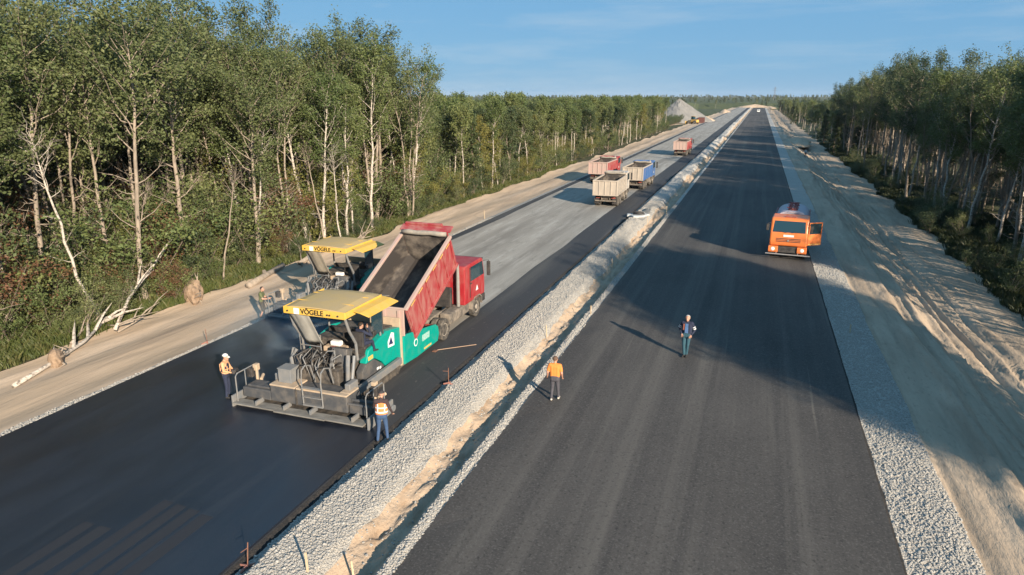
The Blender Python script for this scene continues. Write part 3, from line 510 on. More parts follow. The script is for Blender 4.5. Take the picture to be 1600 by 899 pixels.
def dump_truck(label, loc, rz, cabm, bedm, gatem, group, rear_axles, front_axles, cab_y, bed, tilt=0., gate_open=False, ribs=6, detail=True):
    t = thing('dump_truck', label, 'dump truck', loc, rz, group); r = .52; y_end = max(front_axles)+.9
    m = MB()
    for s in (-1, 1): m.box(s*.42-.05, s*.42+.05, .25+rear_axles[0]-1.0, y_end-.4, .68, .95)
    for k in range(4): yy = rear_axles[0]-.6+k*1.6; m.box(-.37, .37, yy, yy+.14, .72, .9)
    for a in rear_axles+front_axles: m.tube([(-1.0, a, r), (1.0, a, r)], .09, 8); 
    m.build('chassis', P_chassis, t)
    for a in rear_axles:
        for s in (-1, 1): wheel(t, s*1.08, a, r, .28, True, s)
    for a in front_axles:
        for s in (-1, 1):
            wheel(t, s*1.06, a, r, .31, False, s)
            m = MB(); m.prism([(a-.68, .55), (a-.60, .95), (a-.35, 1.13), (a+.35, 1.13), (a+.60, .95), (a+.68, .55), (a+.62, .55), (a+.54, .9), (a+.31, 1.07), (a-.31, 1.07), (a-.54, .9), (a-.62, .55)], s*1.05-.2, s*1.05+.2, 'x'); m.build('mudguard', P_chassis, t)
    for s in (-1, 1):
        ya = rear_axles[-1]+.75; yb = front_axles[0]-.85
        if yb-ya > .6: m = MB(); m.box(s*.85-.3, s*.85+.3, ya, yb, .5, 1.02, bev=.08); m.build('fuel_tank' if s > 0 else 'air_tank', P_chassis, t)
        m = MB(); m.box(s*.95-.25, s*.95+.25, rear_axles[0]-.72, rear_axles[0]-.69, .3, .85); m.build('mudflap', P_black, t)
        m = MB(); m.box(s*.8-.22, s*.8+.22, rear_axles[0]-.80, rear_axles[0]-.724, .86, .98, bev=.01); m.build('tail_light', P_redlamp, t)
    m = MB(); m.box(-1.1, 1.1, rear_axles[0]-.95, rear_axles[0]-.83, .55, .68, bev=.02); m.build('rear_bumper', P_chassis, t)
    truck_cab(t, cab_y[0], cab_y[1], 2.44, 1.0, 2.98, cabm)
    m = MB(); m.tube([(.95, cab_y[0]-.22, .8), (.95, cab_y[0]-.22, 2.2), (.95, cab_y[0]-.22, 3.15)], [.09, .09, .07], 10); m.build('exhaust_stack', P_chrome, t)
    m = MB(); m.box(-.9, .7, cab_y[0]-.55, cab_y[0]-.32, .98, 2.0, bev=.05); m.build('air_filter_box', P_black, t)
    y0, z0, L, Hh = bed; open_bed(t, 'tipper_body', y0, z0, L, 2.5, Hh, bedm, gatem, P_inbed, tilt, ribs, gate_open)
    if tilt:
        m = MB(); m.tube([(0, y0+L*.72, .9), (0, y0+L*.86*math.cos(tilt), z0+L*.86*math.sin(tilt))], [.12, .08], 10); m.build('hoist_ram', P_chrome, t)
        m = MB(); m.box(-.55, .55, y0+.6, y0+4.2, .955, 1.06); m.build('subframe', P_chassis, t)
        for k in range(6):      # worn yellow-and-white conspicuity tape along the lower edge of the right side
            m = MB(); yy = y0+.35+k*.78; m.box(1.316, 1.322, yy, yy+.5, z0+.02, z0+.06, rot=('X', tilt), piv=(0, y0, z0)); m.box(1.327, 1.333, yy, yy+.42, z0+Hh-.16, z0+Hh-.11, rot=('X', tilt), piv=(0, y0, z0)); m.build('reflective_tape', P_yellowmark, t)
    else:
        m = MB(); m.box(-.5, .5, y0+.3, y0+L-.2, .955, z0-.082); m.build('subframe', P_chassis, t)
    m = MB(); m.prism([(cab_y[1]-1.25, 1.42), (cab_y[1]-.92, 1.42), (cab_y[1]-1.08, 1.7)], 1.223, 1.229, 'x'); m.build('door_emblem', P_white, t)
    return t
dump_truck('red dump truck tipping its raised dirty bed into the paver hopper', (-14.2, 24.0, 0), 0, P_redcab, P_redbed, P_pink, None, [3.5], [7.4], (5.85, 8.5), (.35, 1.2, 5.05, 1.62), R(25.6), True, 6)
GT = 'dump trucks waiting on the left carriageway'
dump_truck('dusty grey dump truck parked behind the blue one, nearest the pavers', (-14.35, 69.6, 0), R(1.5), P_whitecab, P_greybed, P_tailgate, GT, [1.3, 2.65], [5.5, 7.2], (6.3, 8.6), (.1, 1.25, 5.9, 1.5))
dump_truck('blue dump truck with dusty tailgate parked among the waiting trucks', (-14.0, 84.2, 0), R(-2), P_bluebed, P_bluebed, P_tailgate, GT, [1.3, 2.65], [5.5, 7.2], (6.3, 8.6), (.1, 1.25, 5.9, 1.5))
dump_truck('red dump truck parked beside the sand track, left of the blue one', (-19.5, 89.5, 0), R(-1), P_redcab, P_redbed, P_pink, GT, [1.3, 2.65], [5.5, 7.2], (6.3, 8.6), (.1, 1.25, 5.9, 1.5))
dump_truck('small far red dump truck alone further up the left carriageway', (-14.0, 137.5, 0), R(-2), P_redcab, P_redbed, P_pink, GT, [1.3, 2.65], [5.5, 7.2], (6.3, 8.6), (.1, 1.25, 5.9, 1.5))

# --- orange tanker truck, facing the camera, driver's door open
P_orange = mat('orange_cab', (.66, .175, .045), .42, (.42, .2, .1), 3, .4, lo=.5, hi=.8); P_tank = mat('tank_lavender_grey', (.43, .38, .42), .7, (.38, .33, .33), 3, .6); P_maroon = mat('maroon_frame', (.25, .03, .035), .5, DUST, 4, .4)
t = thing('tanker_truck', 'orange cabbed tanker truck with its door open, parked on the right carriageway', 'tanker truck', (3.2, 57.5, 0.02), R(175.5))
m = MB()
for s in (-1, 1): m.box(s*.42-.05, s*.42+.05, .1, 7.0, .66, .92)
m.box(-.4, .4, 1.2, 1.35, .7, .88); m.box(-.4, .4, 4.2, 4.35, .7, .88); m.build('chassis', P_chassis, t)
for a in (1.4, 2.75):
    for s in (-1, 1): wheel(t, s*1.05, a, .5, .28, True, s)
for s in (-1, 1): wheel(t, s*1.03, 6.1, .5, .3, False, s)
truck = t
m = MB(); prof = [(math.copysign(abs(math.cos(a))**.72, math.cos(a))*1.2, 2.02+math.copysign(abs(math.sin(a))**.8, math.sin(a))*.98) for a in [2*math.pi*(k+.5)/36 for k in range(36)]]; m.prism(prof, .2, 4.5, 'y', bev=.05); tank = m.build('tank', P_tank, t, True)
for f in tank.data.polygons: f.use_smooth = len(f.vertices) < 8
for yy in (.9, 2.3, 3.6):
    m = MB(); m.lathe([(2.94, .34), (3.08, .34), (3.10, .28), (3.16, .27)], (0, yy, 0), 'z', 18); m.box(-.05, .05, yy-.4, yy+.4, 3.12, 3.2); m.box(-.4, .4, yy-.05, yy+.05, 3.125, 3.195); m.build('hatch', P_maroon, tank)
m = MB()
for s in (-1, 1): m.tube([(s*1.12, .3, 2.3), (s*1.17, .3, 2.62), (s*1.17, 4.4, 2.62), (s*1.12, 4.4, 2.3)], .035, 6); m.box(s*1.1-.17, s*1.1+.17, .3, 4.45, 1.0, 1.15, bev=.02)
m.build('tank_frame', P_maroon, tank)
m = MB(); W2 = 1.22
m.prism([(5.0, .95), (7.12, .95), (7.2, 1.25), (7.15, 1.9), (6.86, 2.78), (6.65, 2.88), (5.05, 2.88), (5.0, 2.8)], -W2, W2, 'x', bev=.10); cab = m.build('cab', P_orange, t)
m = MB(); m.quadsheet([[(-1.06, 7.155, 1.94), (1.06, 7.155, 1.94)], [(-1.0, 6.90, 2.68), (1.0, 6.90, 2.68)]], .012); m.build('windscreen', P_glass, cab)
m = MB(); m.box(-1.1, -1.0, 6.86, 6.9, 2.1, 2.5); m.box(-.85, -.5, 7.06, 7.08, 2.02, 2.12, rot=('X', -.3), piv=(0, 7.07, 2.07)); m.build('papers_behind_glass', P_white, cab)
for s in (-1, 1):
    m = MB(); m.tube([(s*.15, 7.185, 1.92), (s*.75, 7.16, 1.99)], .012, 5); m.build('wiper', P_black, cab)
m = MB(); m.box(-.34, .34, 7.17, 7.195, 1.62, 1.76); m.build('badge_plate', P_white, cab)
for k in range(3): m = MB(); m.box(-.8, .8, 7.17, 7.215, 1.26+k*.1, 1.31+k*.1, bev=.01); m.build('grille_slot', P_black, cab)
m = MB(); m.lathe([(7.18, .07), (7.225, .06)], (0, 0, 1.36), 'y', 12); m.build('emblem', P_chrome, cab)
for a_, b_ in ((-1.25, -.62), (.62, 1.25)): m = MB(); m.prism([(6.6, .5), (7.25, .5), (7.3, .62), (7.28, .93), (6.6, .93)], a_, b_, 'x', bev=.03); m.build('bumper_corner', P_orange, cab)
m = MB(); m.box(-.615, .615, 6.7, 7.2, .5, .92, bev=.02); m.build('bumper_centre', P_black, cab)
for s in (-1, 1): m = MB(); m.lathe([(7.2, .13), (7.30, .13), (7.325, .08)], (s*.95, 0, .74), 'y', 16); m.build('headlight', P_lamp, cab)
m = MB(); m.tube([(-1.5, 7.48, .42), (1.4, 7.42, .42)], .045, 8); m.tube([(-.7, 7.1, .6), (-.7, 7.45, .42)], .03, 6); m.tube([(.7, 7.1, .6), (.7, 7.44, .42)], .03, 6); m.build('spray_bar', P_chrome, t)
m = MB(); m.box(-.35, .35, 6.3, 6.5, 2.885, 2.96, bev=.02); m.build('roof_beacon_bar', P_maroon, cab)
for s in (-1, 1): m = MB(); m.tube([(s*W2, 6.95, 2.5), (s*(W2+.2), 7.1, 2.5), (s*(W2+.2), 7.1, 2.05)], .016, 6); m.box(s*(W2+.2)-.09, s*(W2+.2)+.09, 7.07, 7.13, 2.0, 2.45, bev=.02); m.build('mirror', P_black, cab)
m = MB(); m.prism([(5.6, 1.85), (6.75, 1.85), (6.62, 2.62), (5.6, 2.62)], W2+.002, W2+.014, 'x'); m.build('side_window', P_glass, cab)
m = MB(); m.prism([(5.55, 1.05), (6.95, 1.05), (6.95, 1.85), (6.72, 2.68), (5.55, 2.68)], -W2-.012, -W2-.002, 'x'); m.build('door_opening', P_black, cab)
dm = MB(); hx, hy = -W2-.02, 6.93    # the open door swings out from its front hinge
K_ = dict(rot=('Z', R(38)), piv=(hx, hy, 0))
dm.box(hx-1.08, hx, hy-.05, hy, 1.05, 1.85, bev=.02, **K_); dm.box(hx-1.08, hx-1.0, hy-.05, hy, 1.852, 2.66, bev=.01, **K_); dm.box(hx-.10, hx-.02, hy-.05, hy, 1.852, 2.66, bev=.01, **K_); dm.box(hx-.995, hx-.105, hy-.05, hy, 2.58, 2.66, bev=.01, **K_)
door = dm.build('door', P_orange, t); m = MB(); m.box(hx-.995, hx-.105, hy-.03, hy-.02, 1.852, 2.578, **K_); m.build('door_window', P_glass, door)
m = MB(); m.box(hx-1.04, hx-.06, hy+.002, hy+.02, 1.1, 1.17, **K_); m.build('door_reflector', P_yellowmark, door)

# --- asphalt pavers
P_teal = mat('teal_paint', (.0, .27, .21), .4, (.12, .25, .2), 3, .35, lo=.5, hi=.8); P_canopy = mat('canopy_tan_yellow', (.46, .325, .135), .6, (.40, .30, .17), 1.6, .8); P_yel = mat('canopy_yellow', (.60, .36, .05), .5, (.6, .4, .14), 4, .5)
P_dgrey = mat('paver_dark_grey', (.06, .062, .066), .6, (.20, .17, .14), 2.5, .55, lo=.42, hi=.75); P_steel = mat('paver_grey_steel', (.15, .16, .17), .5, (.26, .22, .175), 4, .6); P_tan = mat('dusty_tan_cover', (.46, .34, .23), .85, (.30, .24, .18), 4, .7)
P_plank = mat('screed_walkway', (.22, .205, .18), .85, (.085, .078, .07), 4, .8, stretch=(.4, 1, 1)); P_canvas = mat('grey_canvas', (.30, .285, .25), .95, (.20, .185, .16), 3, .7, stretch=(1, 1, .3)); P_canvas2 = mat('brown_canvas', (.25, .215, .165), .95, (.16, .14, .11), 3, .7)
P_letter = mat('black_letter', (.012, .012, .012), .6); P_tarry = mat('tarry_machinery', (.03, .028, .027), .7, (.2, .165, .13), 4, .6)
def paver(label, loc, canvas, twist=0.):
    t = thing('asphalt_paver', label, 'asphalt paver', loc, twist, 'asphalt pavers working side by side'); rg = random.Random(5)
    # screed
    m = MB(); m.box(-1.5, 1.72, .32, 1.15, .36, .96, bev=.04); scr = m.build('screed_body', P_dgrey, t)
    m = MB(); m.box(-1.5, -.42, .30, 1.1, .964, 1.03, bev=.025); m.build('screed_cover', P_tan, scr); m = MB(); m.box(-.38, 1.72, .30, .52, .964, 1.03, bev=.025); m.box(1.3, 1.72, .524, 1.12, .964, 1.03, bev=.025); m.build('screed_cover', P_tan, scr)
    m = MB(); m.box(-.38, -.34, .27, .318, .38, .96); m.build('seam_plate', P_tarry, scr)
    m = MB(); m.box(-2.75, -1.52, .35, 1.05, .34, .72, bev=.03); m.box(-2.6, -1.6, .45, .95, .724, .80, bev=.02); m.build('screed_extension', P_dgrey, t); m = MB(); m.box(1.74, 2.6, .4, 1.0, .34, .66, bev=.03); m.tube([(1.74, .36, .72), (2.6, .36, .72)], .05, 8); m.tube([(1.74, .62, .76), (2.6, .62, .76)], .05, 8); m.build('screed_extension', P_dgrey, t)
    for x0, x1, yy in ((-2.88, -1.05, .03), (-1.04, 1.08, -.04), (1.09, 2.58, .0)):
        m = MB(); m.box(x0, x1, -.14+yy, .30+yy, .20, .25, bev=.008); m.build('walkway_plank', P_plank, t)
    m = MB(); m.box(-2.8, 2.6, .1, 1.0, .078, .20); m.build('screed_plate', P_tarry, t)
    for x in (-1.9, -.7, .4, 2.1): m = MB(); m.box(x-.03, x+.03, -.02, .4, .252, .42); m.build('plank_bracket', P_steel, t)
    for s in (-1, 1):
        ex = -2.8 if s < 0 else 2.62
        m = MB(); m.box(ex*1.045-.04, ex*1.045+.04, -.05, 1.65, .02, .50, bev=.015); m.build('end_plate', P_steel, t)
        m = MB(); m.tube([(ex, .1, .25), (ex, .1, 1.2), (ex, .2, 1.3), (ex, 1.2, 1.3), (ex, 1.3, 1.2), (ex, 1.3, .45)], .025, 6); m.tube([(ex, .6, .5), (ex, .6, 1.3)], .02, 6); m.build('end_rail', P_steel, t)
        m = MB(); m.tube([(ex*.93, 1.0, .5), (ex*.93, 1.0, 1.15)], .05, 8); m.box(ex*.93-.09, ex*.93+.09, .9, 1.1, 1.15, 1.4, bev=.02); m.tube([(ex*.93, 1.2, .7), (ex*.98, 1.5, .75)], .06, 8); m.build('height_sensor', P_tan, t)
        m = MB(); m.lathe([(-.03, .12), (.03, .12)], (ex*1.08, 1.55, .2), 'x', 14); m.build('edge_roller', P_steel, t)
        m = MB(); m.box(ex*.97-.13, ex*.97+.13, .72, .86, .95, 1.3, bev=.02); m.build('side_console', P_black, t)
        m = MB(); m.box(s*1.48-.09, s*1.48+.09, .8, 4.6, .58, .86, bev=.03); m.box(s*1.48-.11, s*1.48+.11, .75, 1.3, .5, 1.25, bev=.03); m.tube([(s*1.35, 1.3, 1.2), (s*1.3, 1.6, 2.0)], .06, 8); m.build('tow_arm', P_steel, t)
        # crawler track
        cx = s*1.05; m = MB(); pr = []
        for k in range(9): a = math.pi/2+math.pi*k/8; pr.append((2.05+.42*math.cos(a), .44+.42*math.sin(a)))
        for k in range(9): a = -math.pi/2+math.pi*k/8; pr.append((4.75+.42*math.cos(a), .44+.42*math.sin(a)))
        m.prism(pr, cx-.17, cx+.17, 'x'); tr = m.build('crawler_track', P_tarry, t); m = MB()
        for k in range(15): yy = 2.0+k*.2; m.box(cx-.18, cx+.18, yy, yy+.07, .005, .05); m.box(cx-.18, cx+.18, yy, yy+.07, .845, .885)
        m.build('track_pad', P_tarry, tr)
    for dx in (-.05, .75):      # boarding steps with looped handrails
        m = MB(); m.tube([(dx, .28, .45), (dx, .24, 1.35), (dx, .3, 1.75), (dx, .5, 1.85), (dx, .8, 1.75), (dx, 1.0, 1.1)], .028, 8); m.build('step_rail', P_steel, t)
    m = MB()
    for z in (.48, .78, 1.12): m.box(-.04, .74, .20, .34, z, z+.03)
    m.tube([(-.05, .26, .45), (.75, .26, .45)], .028, 8); m.build('boarding_step', P_steel, t)
    # machine body
    m = MB(); m.box(-.85, .85, 1.2, 5.0, .55, 1.55, bev=.05); m.build('tractor_core', P_tarry, t)
    m = MB(); m.tube([(-2.5, 1.4, .36), (2.5, 1.4, .36)], .07, 8)
    for k in range(34): x = -2.45+k*.148; m.lathe([(-.012, .2), (.012, .2)], (x, 1.4, .36), 'x', 12)
    m.build('auger', P_tarry, t)
    m = MB(); m.box(-1.2, 1.2, 1.75, 3.3, 1.62, 1.70, bev=.01); m.build('operator_deck', P_dgrey, t)
    for k in range(30):
        x = rg.uniform(-1.0, .8); pts = [(x, rg.uniform(1.1, 1.4), rg.uniform(.9, 1.2)), (x+rg.uniform(-.2, .2), rg.uniform(1.0, 1.3), rg.uniform(1.5, 1.9)), (x+rg.uniform(-.3, .3), rg.uniform(1.4, 1.7), rg.uniform(1.6, 2.1)), (x+rg.uniform(-.3, .3), 1.95, rg.uniform(1.2, 1.7))]
        m = MB(); m.tube(pts, rg.uniform(.014, .04), 6); m.build('hose', rg.choice([P_tarry, P_tarry, P_black, P_black, P_steel, P_dgrey]), t, True)
    m = MB(); m.tube([(-1.15, 1.3, .95), (-1.2, 1.3, 1.7), (-1.1, 1.5, 2.0)], .08, 10); m.build('hydraulic_ram', P_steel, t); m = MB(); m.tube([(1.15, 1.3, .95), (1.2, 1.3, 1.7), (1.1, 1.5, 2.0)], .08, 10); m.build('hydraulic_ram', P_steel, t)
    for k in range(5): x = -.75+k*.33; z = rg.uniform(1.5, 1.85); m = MB(); m.box(x, x+.26, 1.6, 1.9, 1.1, z, bev=.02); m.build('machinery_housing', rg.choice([P_tarry, P_dgrey, P_tan, P_steel]), t)
    m = MB(); m.box(.3, .95, 1.55, 1.95, 1.25, 2.15, bev=.03, rot=('X', -.25), piv=(.6, 1.7, 1.6)); m.build('rear_cabinet', P_dgrey, t); 
    m = MB(); m.tube([(.2, 1.35, 1.15), (.2, 1.3, 1.95), (.28, 1.45, 2.1), (.5, 1.55, 2.1), (.55, 1.5, 1.95), (.52, 1.35, 1.15), (.2, 1.35, 1.15)], .024, 6); m.build('grab_rail', P_steel, t)
    m = MB(); m.tube([(-1.1, 1.75, 1.7), (-1.1, 1.75, 2.5), (-.2, 1.75, 2.55), (-.2, 1.75, 1.7)], .025, 6); m.tube([(-1.1, 1.75, 2.1), (-.2, 1.75, 2.1)], .02, 6); m.build('deck_rail', P_steel, t)
    for s in (-1, 1):      # teal engine side with dark wheel-arch panel
        m = MB(); a, b_ = sorted((s*(1.18 if s < 0 else 1.0), s*1.30)); m.prism([(2.35, 1.38), (2.6, 1.85), (3.3, 2.02), (4.0, 2.16), (5.02, 1.98), (5.02, .62), (3.9, .62), (3.55, 1.02), (3.0, 1.38)], a, b_, 'x', bev=.035); sp = m.build('side_panel', P_teal, t)
        a, b_ = sorted((s*1.0, s*1.285)); m = MB(); m.prism([(2.1, .55), (2.1, 1.15), (2.4, 1.36), (2.98, 1.36), (3.5, 1.0), (3.85, .6), (3.85, .5)], a, b_, 'x', bev=.02); m.build('arch_panel', P_dgrey, t)
        a, b_ = sorted((s*1.302, s*1.308)); m = MB(); m.prism([(4.0, 1.45), (4.5, 1.4), (4.5, 1.92), (4.3, 2.0), (4.0, 1.7)], a, b_, 'x'); m.build('logo_patch', P_white, sp); m = MB(); m.box(a, b_, 2.5, 2.85, 1.45, 1.6); m.build('service_label', P_yellowmark, sp)
        m = MB(); m.prism([(4.05, 1.55), (4.4, 1.5), (4.25, 1.85)], *sorted((s*1.309, s*1.313)), 'x'); m.build('logo_arrow', mat('logo_navy', (.02, .03, .09), .5), sp)
        a, b_ = sorted((s*1.29, s*1.294)); m = MB(); m.box(a, b_, 3.1, 3.25, .85, .95); m.box(a, b_, 3.3, 3.42, .82, .92); m.build('model_number_plate', P_white, sp)
    m = MB(); m.box(-1.17, .99, 2.75, 5.0, 1.56, 2.06, bev=.05); m.build('engine_hood', P_tarry, t)
    m = MB(); m.box(-1.3, 1.3, 5.03, 5.12, .5, 2.35, bev=.02); m.box(1.12, 1.32, 5.0, 5.16, .3, 1.9, bev=.02); m.build('hopper_bulkhead', P_tan, t)
    for s in (-1, 1):      # folding hopper wings
        a, b_ = sorted((s*1.30, s*1.40)); m = MB(); m.prism([(5.14, .32), (5.14, 1.52), (5.5, 1.55), (8.15, 1.12), (8.38, .95), (8.45, .6), (8.3, .28), (6.2, .25)], a, b_, 'x', bev=.025); wg = m.build('hopper_wing', P_teal, t)
        a, b_ = sorted((s*1.402, s*1.408)); m = MB(); m.lathe([(a, .17), (b_, .17)], (0, 6.15, .95), 'x', 20); m.build('round_logo', P_white, wg)
        m = MB(); m.lathe([(a+s*.008, .12), (b_+s*.008, .12)], (0, 6.15, .95), 'x', 20); m.build('round_logo_centre', P_teal, wg); m = MB(); m.box(a, b_, 6.75, 7.45, .78, 1.06); m.build('wing_label', mat('pale_label', (.38, .55, .48), .6, (.1, .3, .25), 14, .8), wg); m = MB(); m.box(a, b_, 6.9, 7.6, .36, .44); m.build('wing_reflector', P_yellowmark, wg)
    m = MB(); m.box(-1.29, 1.29, 5.14, 8.2, .42, .5); m.build('hopper_floor', P_tarry, t); m = MB(); m.box(-1.2, 1.2, 8.2, 8.35, .3, .55, bev=.02); m.tube([(-.95, 8.45, .55), (-.1, 8.45, .55)], .09, 12); m.tube([(.1, 8.45, .55), (.95, 8.45, .55)], .09, 12); m.build('push_roller', P_steel, t)
    # canopy
    x0, x1, y0, y1, zc = -1.22, 1.32, 1.15, 3.95, 3.48; m = MB(); g = []
    for i in range(9):
        row = []; v = i/8; y = y0+(y1-y0)*v
        for j in range(9): u = j/8; x = x0+(x1-x0)*u; row.append((x, y, zc+.27+.07*math.sin(math.pi*u)**.6 + .04*math.sin(math.pi*v)-.22*max(0, v-.8)/.2*.6-.03*(abs(u-.5) > .49)))
        g.append(row)
    m.quadsheet(g, .04); can = m.build('canopy', P_canopy, t, False)
    m = MB(); m.box(x0-.015, x1+.015, y0-.03, y0+.01, zc+.02, zc+.285, bev=.012); m.box(x0-.03, x0+.01, y0+.012, y1-.3, zc+.04, zc+.275, bev=.012); m.box(x1-.01, x1+.03, y0+.012, y1-.3, zc+.04, zc+.275, bev=.012); m.build('canopy_fascia', P_yel, can)
    text_part('lettering', 'V\u00d6GELE', .26, (-.02, y0-.037, zc+.15), (R(90), 0, 0), P_letter, can); m = MB(); m.box(-.78, -.56, y0-.042, y0-.032, zc+.04, zc+.26); m.build('white_sticker', P_white, can)
    for x in (.62, .72, 1.05, -1.05): m = MB(); m.lathe([(y0-.06, .035), (y0-.032, .035)], (x, 0, zc+.13), 'y', 8); m.build('canopy_lamp', P_black, can)
    for k in range(2): m = MB(); m.box(x0+.08, x1-.08, y0+.7+k*1.0, y0+.72+k*1.0, zc+.33, zc+.352); m.build('canopy_seam', P_yel, can)
    m = MB(); m.quadsheet([[(x1+.035, y0+.45, zc+.22), (x1+.035, y1-.25, zc+.20)], [(x1+.34, y0+.45, zc+.17), (x1+.34, y1-.2, zc+.15)], [(x1+.62, y0+.55, zc+.03), (x1+.62, y1-.1, zc+.02)]], .03); aw = m.build('side_awning', P_yel, can)
    m = MB(); m.quadsheet([[(x0+.1, y1-.25, zc+.16), (x1-.1, y1-.25, zc+.16)], [(x0+.1, y1+.5, zc+.0), (x1-.1, y1+.5, zc+.0)]], .02); m.build('front_awning', P_canvas2, can)
    for s, xx in ((-1, x0+.12), (1, x1-.12)):
        m = MB(); m.tube([(xx, y0+.12, zc+.1), (xx+.02*s, y0+.35, 2.95), (xx, y0+.75, 2.35), (xx, y0+.8, 1.7)], .055, 8); m.build('canopy_post', P_steel, t); m = MB(); m.tube([(xx, y1-.35, zc+.1), (xx, y1-.3, 1.9)], .04, 8); m.build('canopy_post', P_steel, t)
    m = MB(); g = []
    for i in range(7):
        v = i/6; g.append([(-1.12+.85*u+.25*v, y0+.06+.55*v+.05*math.sin(u*9+v*2), zc+.04-1.35*v) for u in [k/6 for k in range(7)]])
    m.quadsheet(g, .012); m.build('canvas_screen', canvas, t, True)
    m = MB(); m.box(1.22, 1.245, 3.0, 3.75, 2.25, 3.35); m.build('side_screen', P_glass, t); m = MB(); m.tube([(1.24, 3.78, 2.0), (1.24, 3.78, 3.5)], .025, 6); m.build('screen_post', P_black, t)
    for s in (-1, 1):      # outboard seats with consoles
        m = MB(); m.box(s*1.05-.24, s*1.05+.24, 2.35, 2.82, 1.95, 2.07, bev=.04); m.box(s*1.05-.24, s*1.05+.24, 2.25, 2.36, 2.05, 2.65, bev=.04); m.box(s*1.05-.12, s*1.05+.12, 2.45, 2.7, 1.70, 1.95); m.build('seat', P_black, t)
    m = MB(); m.box(-.7, 1.3, 3.0, 3.22, 2.25, 2.45, bev=.03); m.box(-.1, .1, 3.05, 3.2, 1.7, 2.25); m.build('control_console', P_black, t); m = MB(); m.box(.9, 1.25, 2.96, 3.1, 2.452, 2.66, bev=.02); m.build('display', P_dgrey, t)
    m = MB(); m.box(-.45, .5, 2.2, 2.6, 1.702, 1.95, bev=.05); m.build('deck_locker', P_tan, t); m = MB(); m.box(-.2, .25, 2.3, 2.55, 1.952, 2.15, bev=.06); m.build('rag_bundle', P_white, t)
    m = MB(); m.tube([(.15, 2.05, 1.7), (.15, 2.05, 2.05)], .09, 10); m.build('fire_extinguisher', P_redlamp, t)
    return t
PN = (-14.35, 18.3, .0); PF = (-20.1, 27.35, 0)
paver('near teal asphalt paver with grey canvas screen, fed by the tipping red truck', PN, P_canvas)
paver('farther asphalt paver with brown canvas screen, beside the sand track', PF, P_canvas2)
m = MB(); m.box(-15.62, -15.08, 18.85, 19.35, 1.03, 1.55, bev=.015); tb = m.build('tool_box', mat('grey_box', (.16, .165, .17), .6, (.26, .24, .21), 4, .5)); tag(tb, 'grey square metal box standing on the near paver screed', 'box')
m = MB(); m.box(-15.64, -15.06, 18.83, 19.37, 1.552, 1.58, bev=.008); l_ = m.build('lid', mat('grey_box', (0, 0, 0)), tb)

# --- small far machines and site things
P_cat = mat('machine_yellow', (.6, .33, .04), .5, DUST, 3, .5)
def small_loader(label, loc, rz):
    t = thing('wheel_loader', label, 'wheel loader', loc, rz); m = MB(); m.prism([(-3, .7), (-.2, .7), (0, 1.2), (-.2, 1.9), (-3, 1.8)], -.9, .9, 'x', bev=.06); m.build('body', P_cat, t)
    m = MB(); m.box(-.75, .75, -.1, 1.2, .95, 1.3); m.build('front_frame', P_cat, t); m = MB(); m.prism([(-1.3, 1.9), (.1, 1.9), (-.05, 3.2), (-1.2, 3.2)], -.7, .7, 'x', bev=.05); cb = m.build('cab', P_glass, t); m = MB(); m.box(-.78, .78, -1.35, .05, 3.2, 3.3, bev=.02); m.build('cab_roof', P_cat, cb)
    for s in (-1, 1):
        wheel(t, s*1.05, -2.2, .75, .5, False, s); wheel(t, s*1.05, .8, .75, .5, False, s); m = MB(); m.tube([(s*.5, .3, 1.6), (s*.5, 1.6, 1.4), (s*.5, 2.5, .5)], .12, 8); m.build('lift_arm', P_cat, t)
    m = MB(); m.prism([(2.4, .1), (3.5, .05), (3.5, .12), (2.6, .2), (2.45, .7), (2.7, 1.1), (2.6, 1.15), (2.3, .7)], -1.4, 1.4, 'x'); m.build('bucket', P_cat, t); return t
small_loader('yellow wheel loader parked at the foot of the grey stone cone', (-27.8, 316, -.26), R(60))
m = MB(); m.box(-1.3, 1.3, -3, 3, 0, 2.4, bev=.03); ct = m.build('site_container', mat('container_brown', (.12, .04, .03), .6, (.05, .03, .03), 3, .6)); ct.location = (-24.9, 330, -.26); tag(ct, 'dark brown steel container standing right of the stone cone', 'container'); ct.location.z = -.27
for k in range(12): m = MB(); m.box(1.302, 1.34, -2.9+k*.5, -2.65+k*.5, .1, 2.3); m.build('corrugation', ct.data.materials[0], ct)
t = thing('barrier', 'red and white plastic road barrier beside the sand track near the red truck', 'barrier', (-23.4, 118, -.1), R(12))
for k in range(3): m = MB(); m.prism([(-.3, 0), (.3, 0), (.12, .35), (.1, .85), (-.1, .85), (-.12, .35)], -1.6+k*1.1, -.55+k*1.1, 'x', bev=.03); m.build('barrier_segment', P_redlamp if k != 1 else P_white, t)
t = thing('site_vehicle', 'tiny white van far away on the right carriageway', 'van', (-1.2, 560, .02), 0)
m = MB(); m.prism([(0, .4), (4.6, .4), (4.7, 1.0), (3.8, 1.25), (3.3, 2.1), (0, 2.1)], -.95, .95, 'x', bev=.08); m.build('body', P_white, t)
for s in (-1, 1): wheel(t, s*.85, .9, .36, .22, False, s); wheel(t, s*.85, 3.7, .36, .22, False, s)
m = MB(); m.box(-.75, .75, -.012, -.002, 1.25, 1.9); m.build('rear_window', P_glass, t)
t = thing('lattice_mast', 'slim grey lattice mast on the horizon at the road end', 'mast', (24, 1500, -3), 0); m = MB()
for sx, sy in ((-1, -1), (1, -1), (1, 1), (-1, 1)): m.tube([(sx*2.2, sy*2.2, 0), (sx*.3, sy*.3, 34)], .22, 4)
m.build('legs', P_steel, t); m = MB()
for k in range(8):
    z = k*4.2; w = 2.2-1.9*z/34; w2 = 2.2-1.9*(z+4.2)/34; m.tube([(-w, -w, z), (w2, -w2, z+4.2)], .12, 4); m.tube([(w, -w, z), (-w2, -w2, z+4.2)], .12, 4)
